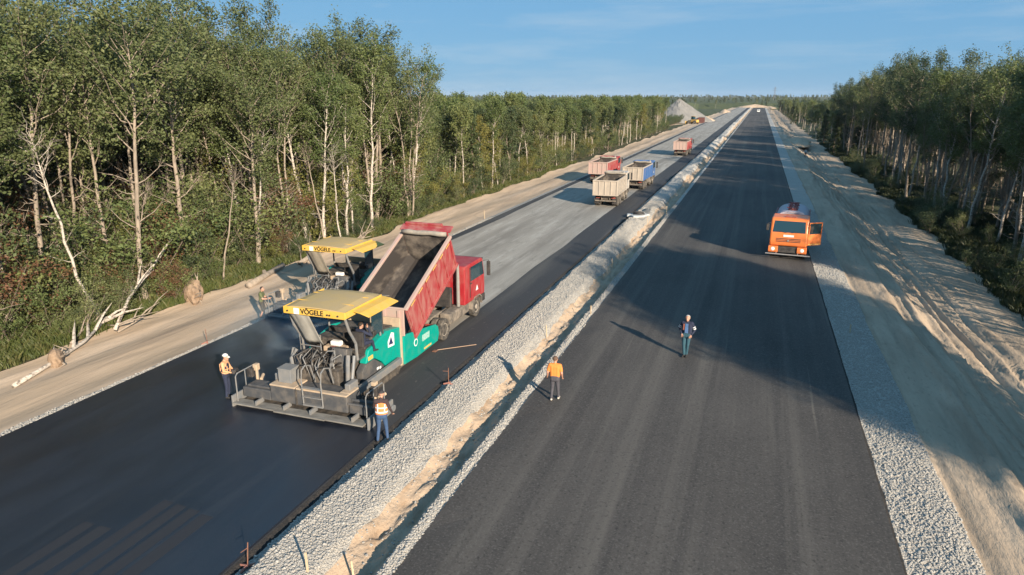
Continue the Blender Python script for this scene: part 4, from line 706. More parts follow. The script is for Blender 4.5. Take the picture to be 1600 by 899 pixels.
m.build('bracing', P_steel, t); m = MB(); m.tube([(-5, 0, 27), (5, 0, 27)], .2, 4); m.tube([(-4, 0, 31), (4, 0, 31)], .2, 4); m.build('cross_arm', P_steel, t)
# ------------------------------------------------------------------ people
SKIN = mat('skin', (.45, .25, .17), .55, (.38, .19, .13), 9, .5); EYE = mat('eye_dark', (.03, .02, .02), .3)
def capsule_np(p0, p1, r0, r1, n=14):
    p0, p1 = np.array(p0, float), np.array(p1, float); d = p1-p0; L = np.linalg.norm(d)+1e-6; d /= L; a = np.cross(d, [0, 0, 1.] if abs(d[2]) < .9 else [1., 0, 0]); a /= np.linalg.norm(a); b = np.cross(d, a); V = []; prof = []
    for k in range(1, 5): q = math.pi/2*k/4; prof.append((-r0*math.cos(q), r0*math.sin(q)))
    for k in range(0, 4): q = math.pi/2*k/4; prof.append((L+r1*math.sin(q), r1*math.cos(q)))
    V.append(p0-d*r0)
    for z, r in prof:
        for k in range(n): th = 2*math.pi*k/n; V.append(p0+d*z+(a*math.cos(th)+b*math.sin(th))*r)
    V.append(p1+d*r1); F = [(0, 1+(k+1) % n, 1+k) for k in range(n)]; m = len(prof)
    for i in range(m-1):
        for k in range(n): q = 1+i*n; F.append((q+k, q+(k+1) % n, q+n+(k+1) % n, q+n+k))
    e = len(V)-1; q = 1+(m-1)*n; F += [(q+k, q+(k+1) % n, e) for k in range(n)]; return V, F
def person(label, loc, rz, mats, pose, cat='person', hair=None, cap=None, vest=None, group=None, hgt=1.76, extras=None):
    """mats: top, sleeve, legs, calf, shoe materials; pose: joint positions for a 1.76 m figure facing +y"""
    o = dict(pel=(0, 0, .95), chest=(0, .0, 1.36), neck=(0, .01, 1.50), head=(0, .03, 1.63), hl=(-.09, 0, .92), hr=(.09, 0, .92), kl=(-.10, .03, .50), kr=(.10, .03, .50), al=(-.11, -.01, .09), ar=(.11, -.01, .09), tl=(-.13, .17, .035), tr=(.13, .17, .035),
             sl=(-.19, 0, 1.43), sr=(.19, 0, 1.43), el=(-.25, -.02, 1.15), er=(.25, -.02, 1.15), wl=(-.26, .08, .90), wr=(.26, .08, .90)); o.update(pose); A = {k: np.array(v, float) for k, v in o.items()}
    caps = []; top, slv, leg, calf, shoe = range(1, 6)
    def cp(a, b, r0, r1, mi): caps.append((a, b, r0, r1, mi))
    sd_ = (A['sr']-A['sl'])/np.linalg.norm(A['sr']-A['sl']); hd = (A['hr']-A['hl'])/np.linalg.norm(A['hr']-A['hl'])
    for s in (-.085, 0, .085):
        cp(A['pel']+hd*s+[0, 0, .06], A['chest']+sd_*s*1.15, .105, .115, top); cp(A['pel']+hd*s*.9-[0, 0, .06], A['pel']+hd*s*.9+[0, 0, .05], .115, .11, leg)
    cp(A['sl']*.9+A['chest']*.1, A['sr']*.9+A['chest']*.1, .085, .085, top); cp(A['chest']+[0, 0, .04], A['neck'], .08, .06, top); cp(A['neck']-[0, 0, .02], A['head']-[0, .01, .03], .052, .055, 0)
    fw = np.cross([0, 0, 1.], sd_); hv = o.get('face', None); fw = np.array(hv, float) if hv is not None else fw; fw /= np.linalg.norm(fw); hs = np.cross(fw, [0, 0, 1.])
    cp(A['head']+[0, 0, .045], A['head']+fw*.025-[0, 0, .02], .092, .078, 0); cp(A['head']+fw*.05-[0, 0, .065], A['head']+fw*.04-[0, 0, .05], .052, .055, 0); cp(A['head']+fw*.098+[0, 0, .0], A['head']+fw*.118-[0, 0, .025], .012, .017, 0)
    for s in (-1, 1): cp(A['head']+hs*s*.088, A['head']+hs*s*.094+[0, 0, .03], .016, .018, 0)
    cp(A['head']+fw*.088-[0, 0, .062], A['head']+fw*.09-[0, 0, .06]+hs*.012, .014, .014, 0)
    short_slv = pose.get('short'); shorts = pose.get('shorts'); fingers = []
    for s, S, E, W in ((-1, 'sl', 'el', 'wl'), (1, 'sr', 'er', 'wr')):
        cp(A[S], A[E], .062, .05, slv if not short_slv else 0)
        if short_slv: cp(A[S], A[S]*.35+A[E]*.65, .07, .068, slv)
        cp(A[E], A[W], .047, .034, slv if not short_slv else 0); d = (A[W]-A[E]); d /= np.linalg.norm(d); H0 = A[W]+d*.035; cp(A[W], H0+d*.035, .028, .034, 0)
        lat = np.cross(d, [0, 1., .2] if abs(d[1]) < .8 else [0, 0, 1.]); lat /= np.linalg.norm(lat); cr_ = np.cross(lat, d)
        for k, (L1, spread) in enumerate(((.075, -.027), (.085, -.009), (.08, .009), (.063, .026))):
            q0 = H0+d*.055+lat*spread; q1 = q0+d*L1*.5+lat*spread*.25+cr_*.008; q2 = q1+d*L1*.35+cr_*.03; fingers += [(q0-d*.02, q1, .0095, .009), (q1, q2, .009, .0075)]
        fingers += [(H0-lat*.02, H0-lat*.05+d*.04+cr_*.012, .012, .0105), (H0-lat*.05+d*.04+cr_*.012, H0-lat*.052+d*.07+cr_*.025, .0105, .0085)]
    for S, K, An, T in (('hl', 'kl', 'al', 'tl'), ('hr', 'kr', 'ar', 'tr')):
        cp(A[S], A[K], .095, .066, leg); cp(A[K], A[An]+[0, 0, .03], .062 if not shorts else .052, .05 if not shorts else .036, calf); cp(A[An]-[0, .0, .04]+(A[An]-A[T])*.12, A[T], .045, .036, shoe)
    allV = []; allF = []
    for a, b, r0, r1, mi in caps:
        V, F = capsule_np(a, b, r0, r1); q = len(allV); allV += V; allF += [tuple(q+i for i in f) for f in F]
    me = bpy.data.meshes.new('body_src'); me.from_pydata(allV, [], allF); tmp = bpy.data.objects.new('tmp', me); C.objects.link(tmp)
    rm = tmp.modifiers.new('r', 'REMESH'); rm.mode = 'VOXEL'; rm.voxel_size = .016; sm = tmp.modifiers.new('s', 'SMOOTH'); sm.iterations = 4; sm.factor = .5
    ev = bpy.data.meshes.new_from_object(tmp.evaluated_get(bpy.context.evaluated_depsgraph_get())); bpy.data.objects.remove(tmp)
    nv = len(ev.vertices); V = np.zeros(nv*3); ev.vertices.foreach_get('co', V); V = V.reshape(-1, 3); F = [tuple(p.vertices) for p in ev.polygons]
    Cn = np.array([V[list(f)].mean(0) for f in F]); best = np.full(len(F), 9.); mi_ = np.zeros(len(F), int)
    for a, b, r0, r1, mi in caps:
        a, b = np.array(a), np.array(b); d = b-a; tt = np.clip(((Cn-a)@d)/(d@d+1e-9), 0, 1); ds = np.linalg.norm(Cn-(a+tt[:, None]*d), axis=1)-(r0+(r1-r0)*tt); up = ds < best; best[up] = ds[up]; mi_[up] = mi
    VV = V.tolist(); FF = list(F); mi_ = mi_.tolist()
    for a, b, r0, r1 in fingers:
        v, f = capsule_np(a, b, r0, r1, 7); q = len(VV); VV += [list(x) for x in v]; FF += [tuple(q+i for i in g) for g in f]; mi_ += [0]*len(f)
    me = bpy.data.meshes.new('body'); me.from_pydata(VV, [], FF)
    for x in [SKIN]+list(mats): me.materials.append(x)
    me.polygons.foreach_set('material_index', mi_); me.polygons.foreach_set('use_smooth', [True]*len(FF)); bpy.data.meshes.remove(ev)
    t = thing('person', label, cat, loc, rz, group); t.scale = (hgt/1.76,)*3; mesh_obj('body', me, None, t)
    hc = Vector(A['head'])+Vector((0, 0, .05)); F_ = Vector(fw); S_ = Vector(hs)
    def dome(name, m_, r, zcut, back=.0, parent=t):
        b = MB(); r_ = bmesh.ops.create_uvsphere(b.bm, u_segments=20, v_segments=14, radius=r); kill = []
        for v in r_['verts']:
            v.co.z *= .95
            lim = zcut + (0.10*max(0, v.co.dot(F_))/r if back else 0) - (back*max(0, -v.co.dot(F_))/r)
            if v.co.z < lim: kill.append(v)
        bmesh.ops.delete(b.bm, geom=kill, context='VERTS')
        for v in b.bm.verts: v.co += hc
        return b.build(name, m_, parent, True)
    if hair: dome('hair', hair, .102, -.01, .07)
    if cap:
        c_ = dome('cap', cap, .108, .015); b = MB(); p = hc+Vector((0, 0, .022)); b.quadsheet([[p+F_*.09-S_*.075, p+F_*.105, p+F_*.09+S_*.075], [p+F_*.15-S_*.06-Vector((0, 0, .012)), p+F_*.185-Vector((0, 0, .014)), p+F_*.15+S_*.06-Vector((0, 0, .012))]], .008); b.build('peak', cap, c_)
    for s in (-1, 1): b = MB(); p = Vector(A['head'])+F_*.094+S_*s*.034+Vector((0, 0, .012)); b.lathe([(-.006, .004), (0, .01), (.006, .004)], p, 'z', 8); b.build('eye', EYE, t)
    if vest:
        vm, sm_ = vest; b = MB(); rings = []; n_ = 22; ch = Vector(A['chest']); pe = Vector(A['pel'])
        for k, (f, rx, ry) in enumerate(((.10, .205, .142), (.35, .205, .142), (.6, .212, .146), (.85, .218, .148), (1.0, .222, .14), (1.16, .165, .115))):
            c = pe.lerp(ch, f); rings.append([b.bm.verts.new(c+Vector((*(sd_*math.cos(2*math.pi*q/n_)*rx), )) + F_*math.sin(2*math.pi*q/n_)*ry) for q in range(n_)])
        for i in range(5):
            for q in range(n_): b.bm.faces.new((rings[i][q], rings[i][(q+1) % n_], rings[i+1][(q+1) % n_], rings[i+1][q]))
        v_ = b.build('vest', vm, t, True); b = MB()
        for f0, f1 in ((.24, .36), (.62, .72)):
            rr = []
            for f in (f0, f1): c = pe.lerp(ch, f); rr.append([b.bm.verts.new(c+Vector((*(sd_*math.cos(2*math.pi*q/n_)*.217), ))+F_*math.sin(2*math.pi*q/n_)*.153) for q in range(n_)])
            for q in range(n_): b.bm.faces.new((rr[0][q], rr[0][(q+1) % n_], rr[1][(q+1) % n_], rr[1][q]))
        for s in (-1, 1):
            for g in (1, -1): c0 = pe.lerp(ch, .3)+Vector(sd_)*s*.11+F_*g*.139; c1 = ch+Vector(sd_)*s*.12+F_*g*.135+Vector((0, 0, .0)); b.tube([c0, c1], .02, 4)
        b.build('reflective_band', sm_, v_)
    if extras: extras(t, A, F_, S_)
    return t
def cloth(n, c, d=None): return mat('cloth_'+n, c, .9, d or tuple(x*.7 for x in c), 7, .7)
REFL = mat('reflective_silver', (.7, .7, .68), .4); VEST = cloth('orange_vest', (.75, .22, .07)); NAVY = cloth('navy', (.022, .028, .055)); JEAN = cloth('jeans', (.045, .085, .17)); GREYT = cloth('grey_trousers', (.075, .072, .085)); DARKS = cloth('dark_sleeve', (.05, .032, .034))
OLIVE = cloth('olive', (.115, .125, .05)); KHAKI = cloth('khaki', (.33, .25, .16)); SHOE = cloth('dark_shoe', (.03, .028, .028)); LSHOE = cloth('light_shoe', (.6, .54, .45)); ORANGE = cloth('orange_tshirt', (.72, .23, .05)); TEALJ = cloth('teal_jeans', (.03, .085, .115)); BLUESH = cloth('blue_shirt', (.09, .17, .33)); TANT = cloth('pale_orange', (.62, .33, .17))
HDARK = mat('hair_dark', (.025, .018, .014), .7); HGREY = mat('hair_grey', (.42, .39, .36), .8); CAPW = mat('cap_white', (.75, .72, .66), .8); CAPD = mat('cap_dark', (.04, .035, .035), .8)
def mat_z(x, y): return .075
def control_box(t, A, F_, S_):
    c = (A['wl']+A['wr'])/2; b = MB(); b.box(c[0]-.15, c[0]+.15, c[1]+.02, c[1]+.18, c[2]-.06, c[2]+.1, bev=.02); b.build('held_control_box', P_black, t)
person('worker in white cap and pale orange top, on fresh asphalt at the screed end', (-17.98, 18.82, .075), R(-70), [TANT, TANT, NAVY, NAVY, SHOE], dict(el=(-.27, .06, 1.17), er=(.27, .06, 1.17), wl=(-.12, .26, 1.06), wr=(.12, .26, 1.06), head=(0, .06, 1.62), face=(0, 1, -.35)), cap=CAPW, hair=HDARK, vest=(NAVY, TANT), extras=control_box)
person('worker in orange reflective vest and jeans, beside the screed on gravel', (-10.85, 17.9, .02), R(22), [DARKS, DARKS, JEAN, JEAN, SHOE], dict(al=(-.14, -.16, .09), tl=(-.18, .01, .04), kl=(-.11, .02, .5), kr=(.13, .06, .5), ar=(.16, .0, .09), wr=(.34, .16, .93), er=(.29, -.02, 1.17), el=(-.25, .1, 1.17), wl=(-.18, .32, 1.1), chest=(.02, .05, 1.36), head=(.02, .1, 1.62)), cap=CAPD, vest=(VEST, REFL), hgt=1.74)
person('bare-legged worker in olive shirt and shorts by the farther screed', (-23.35, 27.5, -.1), R(-65), [OLIVE, OLIVE, cloth('brown_shorts', (.06, .05, .035)), SKIN, LSHOE], dict(short=True, shorts=True, el=(-.24, .1, 1.15), er=(.25, .12, 1.16), wl=(-.12, .33, 1.12), wr=(.16, .35, 1.14), kl=(-.1, .08, .5), al=(-.1, .12, .09), tl=(-.1, .3, .035), ar=(.11, -.12, .09), tr=(.12, .05, .035), head=(0, .07, 1.61)), hair=HDARK)
person('operator in navy overalls seated on the near paver, arm raised to his face', (PN[0]+1.05, PN[1]+2.5, 1.19), R(-18), [NAVY, NAVY, NAVY, NAVY, SHOE], dict(kl=(-.13, .42, .93), kr=(.13, .42, .93), al=(-.13, .5, .58), ar=(.13, .5, .58), tl=(-.14, .66, .53), tr=(.14, .66, .53), er=(.36, .2, 1.28), wr=(.16, .22, 1.52), el=(-.27, .08, 1.17), wl=(-.2, .36, 1.12), hl=(-.1, .02, .94), hr=(.1, .02, .94)), hair=HDARK)
person('man in orange t-shirt and grey trousers walking on the right carriageway', (-6.32, 22.75, .02), R(6), [ORANGE, ORANGE, GREYT, GREYT, LSHOE], dict(short=True, kl=(-.1, .07, .5), al=(-.12, -.02, .09), tl=(-.15, .15, .035), kr=(.11, .08, .5), ar=(.12, .16, .09), tr=(.13, .33, .04), wl=(-.3, .1, .9), el=(-.27, -.05, 1.15), er=(.26, -.05, 1.15), wr=(.26, .12, .92)), hair=mat('hair_brown', (.12, .07, .045), .8))
def jacket(t, A, F_, S_):
    for s in (-1, 1):
        S, E = (A['sl'], A['el']) if s < 0 else (A['sr'], A['er'])
        for f in (.55, .8): p = Vector(S*(1-f)+E*f); d = Vector(E-S).normalized(); b = MB(); b.tube([p-d*.02, p+d*.02], .066, 10, False); b.build('sleeve_stripe', REFL, t)
    ch = Vector(A['chest']); b = MB(); b.quadsheet([[ch+F_*.142+S_*-.07+Vector((0, 0, .08)), ch+F_*.142+S_*.05+Vector((0, 0, .08))], [ch+F_*.15+S_*-.08-Vector((0, 0, .3)), ch+F_*.15+S_*.06-Vector((0, 0, .3))]], .012); b.build('shirt_front', BLUESH, t)
    b = MB(); b.quadsheet([[ch+F_*.142+S_*.075+Vector((0, 0, .06)), ch+F_*.142+S_*.13+Vector((0, 0, .06))], [ch+F_*.146+S_*.08-Vector((0, 0, .18)), ch+F_*.146+S_*.135-Vector((0, 0, .18))]], .012); b.build('vest_panel', cloth('red_brown', (.3, .1, .07)), t)
person('grey-haired man in navy striped jacket and blue jeans facing down the road', (-2.15, 29.05, .02), R(172), [NAVY, NAVY, TEALJ, TEALJ, SHOE], dict(el=(-.30, -.06, 1.16), er=(.32, -.06, 1.17), wl=(-.2, .07, .97), wr=(.2, .07, .97), kl=(-.07, .03, .5), al=(-.04, -.02, .09), tl=(-.05, .15, .035), kr=(.09, .05, .5), ar=(.06, .03, .09), tr=(.08, .2, .035)), hair=HGREY, extras=jacket, hgt=1.9)
_tx, _ty = 9.3, 150.
person('tiny distant person in pale clothes standing on the right sand slope', (_tx, _ty, hz(_tx, _ty)), R(160), [cloth('pale', (.5, .48, .45)), cloth('pale', (.5, .48, .45)), GREYT, GREYT, SHOE], {}, hair=HDARK)

# ------------------------------------------------------------------ small things on the ground
P_wood = mat('stake_wood', (.55, .42, .27), .85, (.4, .3, .2), 6, .7); P_rust = mat('rusty_steel', (.17, .075, .045), .85, (.3, .15, .1), 9, .7); P_redp = mat('pin_red_brown', (.36, .15, .11), .8, (.25, .12, .09), 6, .6)
def stake(x, y, h, lx, ly, label, pin=False):
    z = hz(x, y); m = MB()
    if not pin:
        m.box(-.025, .025, -.02, .02, -.2, h, bev=.005); o = m.build('survey_stake', P_wood); tag(o, label, 'stake', 'wooden survey stakes along the median')
    else:
        o = thing('grade_pin', label, 'grade pin', (0, 0, 0), 0, 'steel grade pins beside the fresh mat'); m.tube([(0, 0, -.2), (0, 0, h)], .014, 6); m.build('rod', P_rust, o); m = MB(); m.tube([(-.2, .05, .03), (0, 0, .10), (.22, -.08, .03)], .035, 6); m.tube([(0, 0, .1), (.05, .25, .02)], .03, 6); m.build('foot', P_redp, o)
        m = MB(); m.tube([(0, 0, h*.8), (-.22, .03, h*.8)], .01, 5); m.build('arm', P_rust, o)
    o.location = (x, y, z); o.rotation_euler = (lx, ly, random.uniform(0, 3))
for x, y, h in [(-9.15, 11.4, .55), (-8.3, 12.0, .6), (-8.75, 29.9, .7), (-7.45, 33.6, .5), (-8.8, 62, .9), (-7.7, 67, .8), (-8.6, 45, .7), (5.1, 35.2, .45), (-8.6, 95, .9), (-24.2, 106, 1.4), (-23.9, 60, .8)]:
    stake(x, y, h, random.uniform(-.06, .06), random.uniform(-.08, .08), 'short wooden survey stake on the gravel beside the carriageway' if x > -20 else 'pale wooden stake standing beside the left sand track')
for x, y, lab in [(-10.8, 11.25, 'rusty steel grade pin with red foot on gravel beside the near fresh mat edge'), (-10.6, 22.6, 'rusty steel grade pin with red foot on gravel beside the paver hopper'), (-23.5, 23.7, 'rusty steel grade pin with red foot at the sand track edge')]: stake(x, y, .75, random.uniform(-.1, .1), random.uniform(-.1, .1), lab, True)
m = MB(); m.tube([(-12.75, 26.1, .04), (-11.35, 27.3, .05)], .017, 6); o = m.build('shovel_handle', mat('weathered_handle', (.33, .22, .15), .8)); tag(o, 'long wooden tool handle lying on dark asphalt beside the truck', 'tool')
m = MB(); m.box(-12.92, -12.72, 25.86, 26.1, .012, .04, bev=.01); m.build('blade', P_rust, o)
# coiled hose on a pale bag
t = thing('hose_coil', 'black coiled hose lying on pale sacks in the median', 'hose', (-10.0, 64.5, hz(-10, 64.5)+.16)); m = MB(); m.tube([((.55-.004*k)*math.cos(k*.42), (.55-.004*k)*math.sin(k*.42), .05+.004*k) for k in range(46)], .045, 6); m.build('coil', P_black, t)
o = thing('sack_pile', 'pale flattened sacks under the black hose in the median', 'sacks', (-10.0, 64.5, hz(-10, 64.5))); 
for k, (dx, dy, a) in enumerate(((-.5, 0, .2), (.4, .2, 1.2), (0, -.6, .6))): m = MB(); m.box(dx-.6, dx+.6, dy-.4, dy+.4, -.1, .15+.01*k, bev=.09, rot=('Z', a), piv=(dx, dy, 0)); m.build('sack', mat('pale_sack', (.5, .5, .48), .8, (.35, .34, .32), 3, .7), o)
# fallen birches, root plates and logs along the edge of the cut wood
def fallen(name, pts, r0, r1, bark, label, branches=5, seed=1, cat='log'):
    rg = random.Random(seed); pts = [Vector(p) for p in pts]; t = thing(name, label, cat, pts[0]); m = MB(); n = len(pts); m.tube([p-pts[0] for p in pts], [r0+(r1-r0)*k/(n-1) for k in range(n)], 9); tr = m.build('trunk', bark, t, True)
    for k in range(branches):
        f = rg.uniform(.35, 1)*(n-1); i = min(int(f), n-2); p = pts[i].lerp(pts[i+1], f-i)-pts[0]; d = (pts[-1]-pts[0]).normalized()+Vector((rg.uniform(-.8, .8), rg.uniform(-.8, .8), rg.uniform(0, .7))); L = rg.uniform(.8, 2.2); q = p+d.normalized()*L; m = MB(); m.tube([p, p.lerp(q, .5)+Vector((0, 0, .1)), q], [r1*1.1+.015, r1*.8+.01, .008], 5); m.build('branch', bark, t)
    return t
def gz(x, y, d=.1): return (x, y, hz(x, y)+d)
fallen('fallen_birch', [gz(-27.2, 17.2), gz(-27.9, 19.3, .15), gz(-28.6, 21.5, .25), gz(-29.6, 23.6, .4)], .10, .06, M_birchbark, 'fallen white birch lying from its root clump across the sand track verge', 7, 2)
fallen('fallen_birch', [gz(-28.6, 23.2, .3), gz(-29.8, 25.2, 1.0), gz(-30.9, 27.4, 1.8), gz(-31.8, 29.5, 2.5)], .085, .04, M_birchbark, 'slanting fallen birch with forked pale top propped in the undergrowth', 8, 3)
fallen('felled_log', [gz(-28.4, 32.4, .18), gz(-28.9, 34.6, .2), gz(-29.2, 36.8, .22)], .2, .17, M_bark, 'thick tan log lying at the wood edge beyond the root plate', 1, 4)
fallen('felled_log', [gz(-28.9, 38.2, .15), gz(-29.4, 40.6, .18), gz(-29.3, 43.2, .15)], .15, .12, M_bark, 'long pale log lying beside the brush pile behind the farther paver', 3, 5)
def root_plate(x, y, r, label):
    m = MB(); bmesh.ops.create_icosphere(m.bm, subdivisions=3, radius=r)
    for v in m.bm.verts: k = 1+.35*mnoise.noise(v.co*2.2+Vector((x, y, 0)))+.15*mnoise.noise(v.co*7); v.co = Vector((v.co.x*.55*k, v.co.y*k, v.co.z*k*.9))
    t = thing('root_plate', label, 'root plate', (x, y, hz(x, y)+r*.55), R(50)); m.build('soil', mat('root_soil', (.30, .21, .14), .95, (.16, .11, .075), 4, .8, bump=.8, bscale=9), t, False); rg = random.Random(int(x*10))
    for k in range(9): a = rg.uniform(0, 6.28); m = MB(); m.tube([(0, 0, 0), (.3, math.cos(a)*r*.9, math.sin(a)*r*.8), (.2+rg.uniform(-.3, .3), math.cos(a)*r*1.4, math.sin(a)*r*1.25)], [.06, .04, .01], 5); m.build('root', M_bark, t)
root_plate(-29.3, 29.0, .85, 'upturned tan root plate of a felled tree at the wood edge'); root_plate(-27.9, 19.6, .5, 'small upturned root clump of the fallen birch beside the sand track')
for k in range(9):
    rg = random.Random(50+k); x, y = (-29.3+rg.uniform(-.8, .8), 41+rg.uniform(-3.5, 4.5)) if k < 6 else (-29.2+rg.uniform(-.6, .6), 22+rg.uniform(-2, 4)); a = rg.uniform(0, 3.1); L = rg.uniform(1.2, 2.6)
    fallen('brush_branch', [gz(x, y, .12), gz(x+math.cos(a)*L*.5, y+math.sin(a)*L*.5, .35), gz(x+math.cos(a)*L, y+math.sin(a)*L, .3+rg.uniform(0, .5))], .05, .02, M_bark, 'bare cut branch in the brush at the wood edge', 4, 60+k, 'branch')['group'] = 'cut branches in the brush at the wood edge'

# ------------------------------------------------------------------ scattered masses (stuff)
def scatter(name, pts, scales, rotz, pick, meshes, label, cat):
    """one mesh of points; a node group sets one of the given meshes on each"""
    me = bpy.data.meshes.new(name); me.vertices.add(len(pts)); me.vertices.foreach_set('co', np.asarray(pts, np.float32).ravel())
    for nm, arr, ty in (('sc', scales, 'FLOAT'), ('rz', rotz, 'FLOAT'), ('pk', pick, 'INT')): a = me.attributes.new(nm, ty, 'POINT'); a.data.foreach_set('value', np.asarray(arr, np.float32 if ty == 'FLOAT' else np.int32))
    o = bpy.data.objects.new(name, me); C.objects.link(o); tag(o, label, cat, kind='stuff'); g = bpy.data.node_groups.new(name, 'GeometryNodeTree'); g.interface.new_socket('Geometry', in_out='INPUT', socket_type='NodeSocketGeometry'); g.interface.new_socket('Geometry', in_out='OUTPUT', socket_type='NodeSocketGeometry')
    ns, ls = g.nodes, g.links; gi = ns.new('NodeGroupInput'); go = ns.new('NodeGroupOutput'); iop = ns.new('GeometryNodeInstanceOnPoints'); gti = ns.new('GeometryNodeGeometryToInstance')
    def attr(nm, ty): n_ = ns.new('GeometryNodeInputNamedAttribute'); n_.data_type = ty; n_.inputs[0].default_value = nm; return [s for s in n_.outputs if s.enabled][0]
    for ms in reversed(meshes):
        parts = []
        for mm in ms: ob = bpy.data.objects.new(mm.name+'_source', mm); oi = ns.new('GeometryNodeObjectInfo'); oi.inputs['Object'].default_value = ob; parts.append(oi.outputs['Geometry'])
        if len(parts) > 1:
            jg = ns.new('GeometryNodeJoinGeometry')
            for q in parts: ls.new(q, jg.inputs[0])
            gi2 = ns.new('GeometryNodeGeometryToInstance'); ls.new(jg.outputs[0], gi2.inputs[0]); ls.new(gi2.outputs[0], gti.inputs[0])
        else: ls.new(parts[0], gti.inputs[0])
    ls.new(gi.outputs[0], iop.inputs['Points']); ls.new(gti.outputs[0], iop.inputs['Instance']); iop.inputs['Pick Instance'].default_value = True; ls.new(attr('pk', 'INT'), iop.inputs['Instance Index'])
    cv = ns.new('ShaderNodeCombineXYZ'); ls.new(attr('rz', 'FLOAT'), cv.inputs[2]); ls.new(cv.outputs[0], iop.inputs['Rotation']); ls.new(attr('sc', 'FLOAT'), iop.inputs['Scale']); ls.new(iop.outputs[0], go.inputs[0])
    md = o.modifiers.new('scatter', 'NODES'); md.node_group = g; return o
def stone_mesh(k):
    bm = bmesh.new(); bmesh.ops.create_icosphere(bm, subdivisions=1, radius=1); rg = random.Random(k)
    for v in bm.verts: v.co = Vector((v.co.x*rg.uniform(.7, 1.15), v.co.y*rg.uniform(.6, 1.1), v.co.z*rg.uniform(.5, .85)))
    me = bpy.data.meshes.new('stone'); bm.to_mesh(me); bm.free(); me.materials.append(M_stone); return me
STONES = [[stone_mesh(k)] for k in range(6)]
def gravel(name, b0, b1, y0, y1, dens, smin, smax, label, pw=1.):
    A_ = 0; n_ = int((y1-y0)*dens); y = y0+(y1-y0)*rng.random(n_)**pw; u = rng.random(n_); x = B[b0](y)*(1-u)+B[b1](y)*u; s = rng.uniform(smin, smax, n_)*rng.choice([1, 1, 1.25, 1.6], n_, p=[.5, .3, .15, .05]); z = height(x, y)+s*.25
    scatter(name, np.stack([x, y, z], 1), s, rng.uniform(0, 6.28, n_), rng.integers(0, 6, n_), STONES, label, 'gravel')
gravel('median_stones', 'e1', 'g2', 9, 75, 520, .022, .042, 'loose crushed grey stones covering the median gravel strip', 1.7)
gravel('kerb_stones', 's2', 'r0', 9, 75, 200, .022, .042, 'loose crushed grey stones along the edge of the right asphalt', 1.7)
gravel('shoulder_stones', 'r1e', 'g3', 12, 75, 380, .022, .044, 'loose crushed grey stones on the right shoulder', 1.7)
gravel('track_edge_stones', 'trk', 'gl', 12, 60, 90, .025, .045, 'loose grey stones along the left edge of the fresh mat', 1.5)
gravel('sand_clods', 'g2', 's2', 9, 60, 14, .02, .045, 'loose clods and stones in the median sand', 1.5)
# grass tufts
def tuft(seed, m_, n_=42, h=.5, sp=.3):
    rg = np.random.default_rng(seed); b = rg.normal(size=(n_, 2))*sp*.5; V = []; F = []; T = []
    for k in range(n_):
        a = rg.uniform(0, 6.28); hh = h*rg.uniform(.5, 1.2); w = .016+.012*rg.random(); l = hh*rg.uniform(.2, .7); c, s = math.cos(a), math.sin(a); q = len(V)
        V += [(b[k, 0]-s*w, b[k, 1]+c*w, -.05), (b[k, 0]+s*w, b[k, 1]-c*w, -.05), (b[k, 0]+c*l*.4+s*w*.8, b[k, 1]+s*l*.4-c*w*.8, hh*.6), (b[k, 0]+c*l, b[k, 1]+s*l, hh)]; F.append((q, q+1, q+2, q+3)); T += [rg.random()]*4
    return crown_mesh('tuft', V, F, T, m_)
L_shadegrass = leaf_mat('verge_grass_painted_shade', [(0, (.03, .045, .018)), (.5, (.05, .065, .024)), (1, (.09, .085, .04))]); L_grass = leaf_mat('grass_blades', [(0, (.06, .085, .022)), (.5, (.10, .12, .035)), (1, (.2, .17, .07))]); TUFTS = [[tuft(k, L_grass)] for k in range(4)]; SHADETUFTS = [[tuft(k+9, L_shadegrass)] for k in range(4)]  # right verge blades: darker copy of the grass, shade put into the colour
def ptsz(x, y): return np.stack([x, y, height(x, y)], 1)
n_ = 9000; y = 8+110*rng.random(n_)**1.5; x = B['lfor'](y)-.15-rng.random(n_)**1.4*7; scatter('left_grass', ptsz(x, y), rng.uniform(.3, .95, n_), rng.uniform(0, 6.28, n_), rng.integers(0, 4, n_), TUFTS, 'rough grass and weeds along the edge of the left wood', 'grass')
n_ = 9000; y = 35+190*rng.random(n_)**1.4; x = B['toe'](y)+rng.random(n_)*9-.3; scatter('right_grass', ptsz(x, y), rng.uniform(.5, 1.4, n_), rng.uniform(0, 6.28, n_), rng.integers(0, 4, n_), SHADETUFTS, 'rough grass with painted-in shade on the verge below the right embankment', 'grass')
# the woods behind the trees that can be told apart
ALLT = TALL+SLIM+SPRUCE+SHRUB     # pick index: 0-4 tall, 5-9 slim, 10-11 spruce, 12-16 shrub
def wood(name, P, S, K, label): n_ = len(P); scatter(name, P, S, rng.uniform(0, 6.28, n_), K, ALLT, label, 'wood')
P = []; S = []; K = []
def put(x, y, s, k, z=None): P.append((x, y, (hz(x, y) if abs(x) < 150 and y < 400 else -2.0) if z is None else z)); S.append(s); K.append(k)
for k in range(230):      # depth of the tall left wood
    y = random.uniform(-4, 75); x = -38-random.random()*55; put(x, y, random.uniform(.66, .90), random.choice([0, 2, 2, 3, 1]))
for k in range(480): y = random.uniform(4, 72); x = -31.8-random.random()**1.1*30; put(x, y, random.uniform(.6, 1.5), random.choice([12, 12, 13, 13, 13, 14, 15, 16, 16]))
for k in range(1500): y = 62+280*random.random()**1.3; x = -33.5-random.random()**1.5*75; put(x, y, random.uniform(.76, .99), random.choice([5, 5, 6, 6, 7, 7, 8, 10] if x > -42 else [5, 6, 6, 8, 8, 9, 10, 10, 11, 11]) if not (y > 258 and x > -70) else 16)
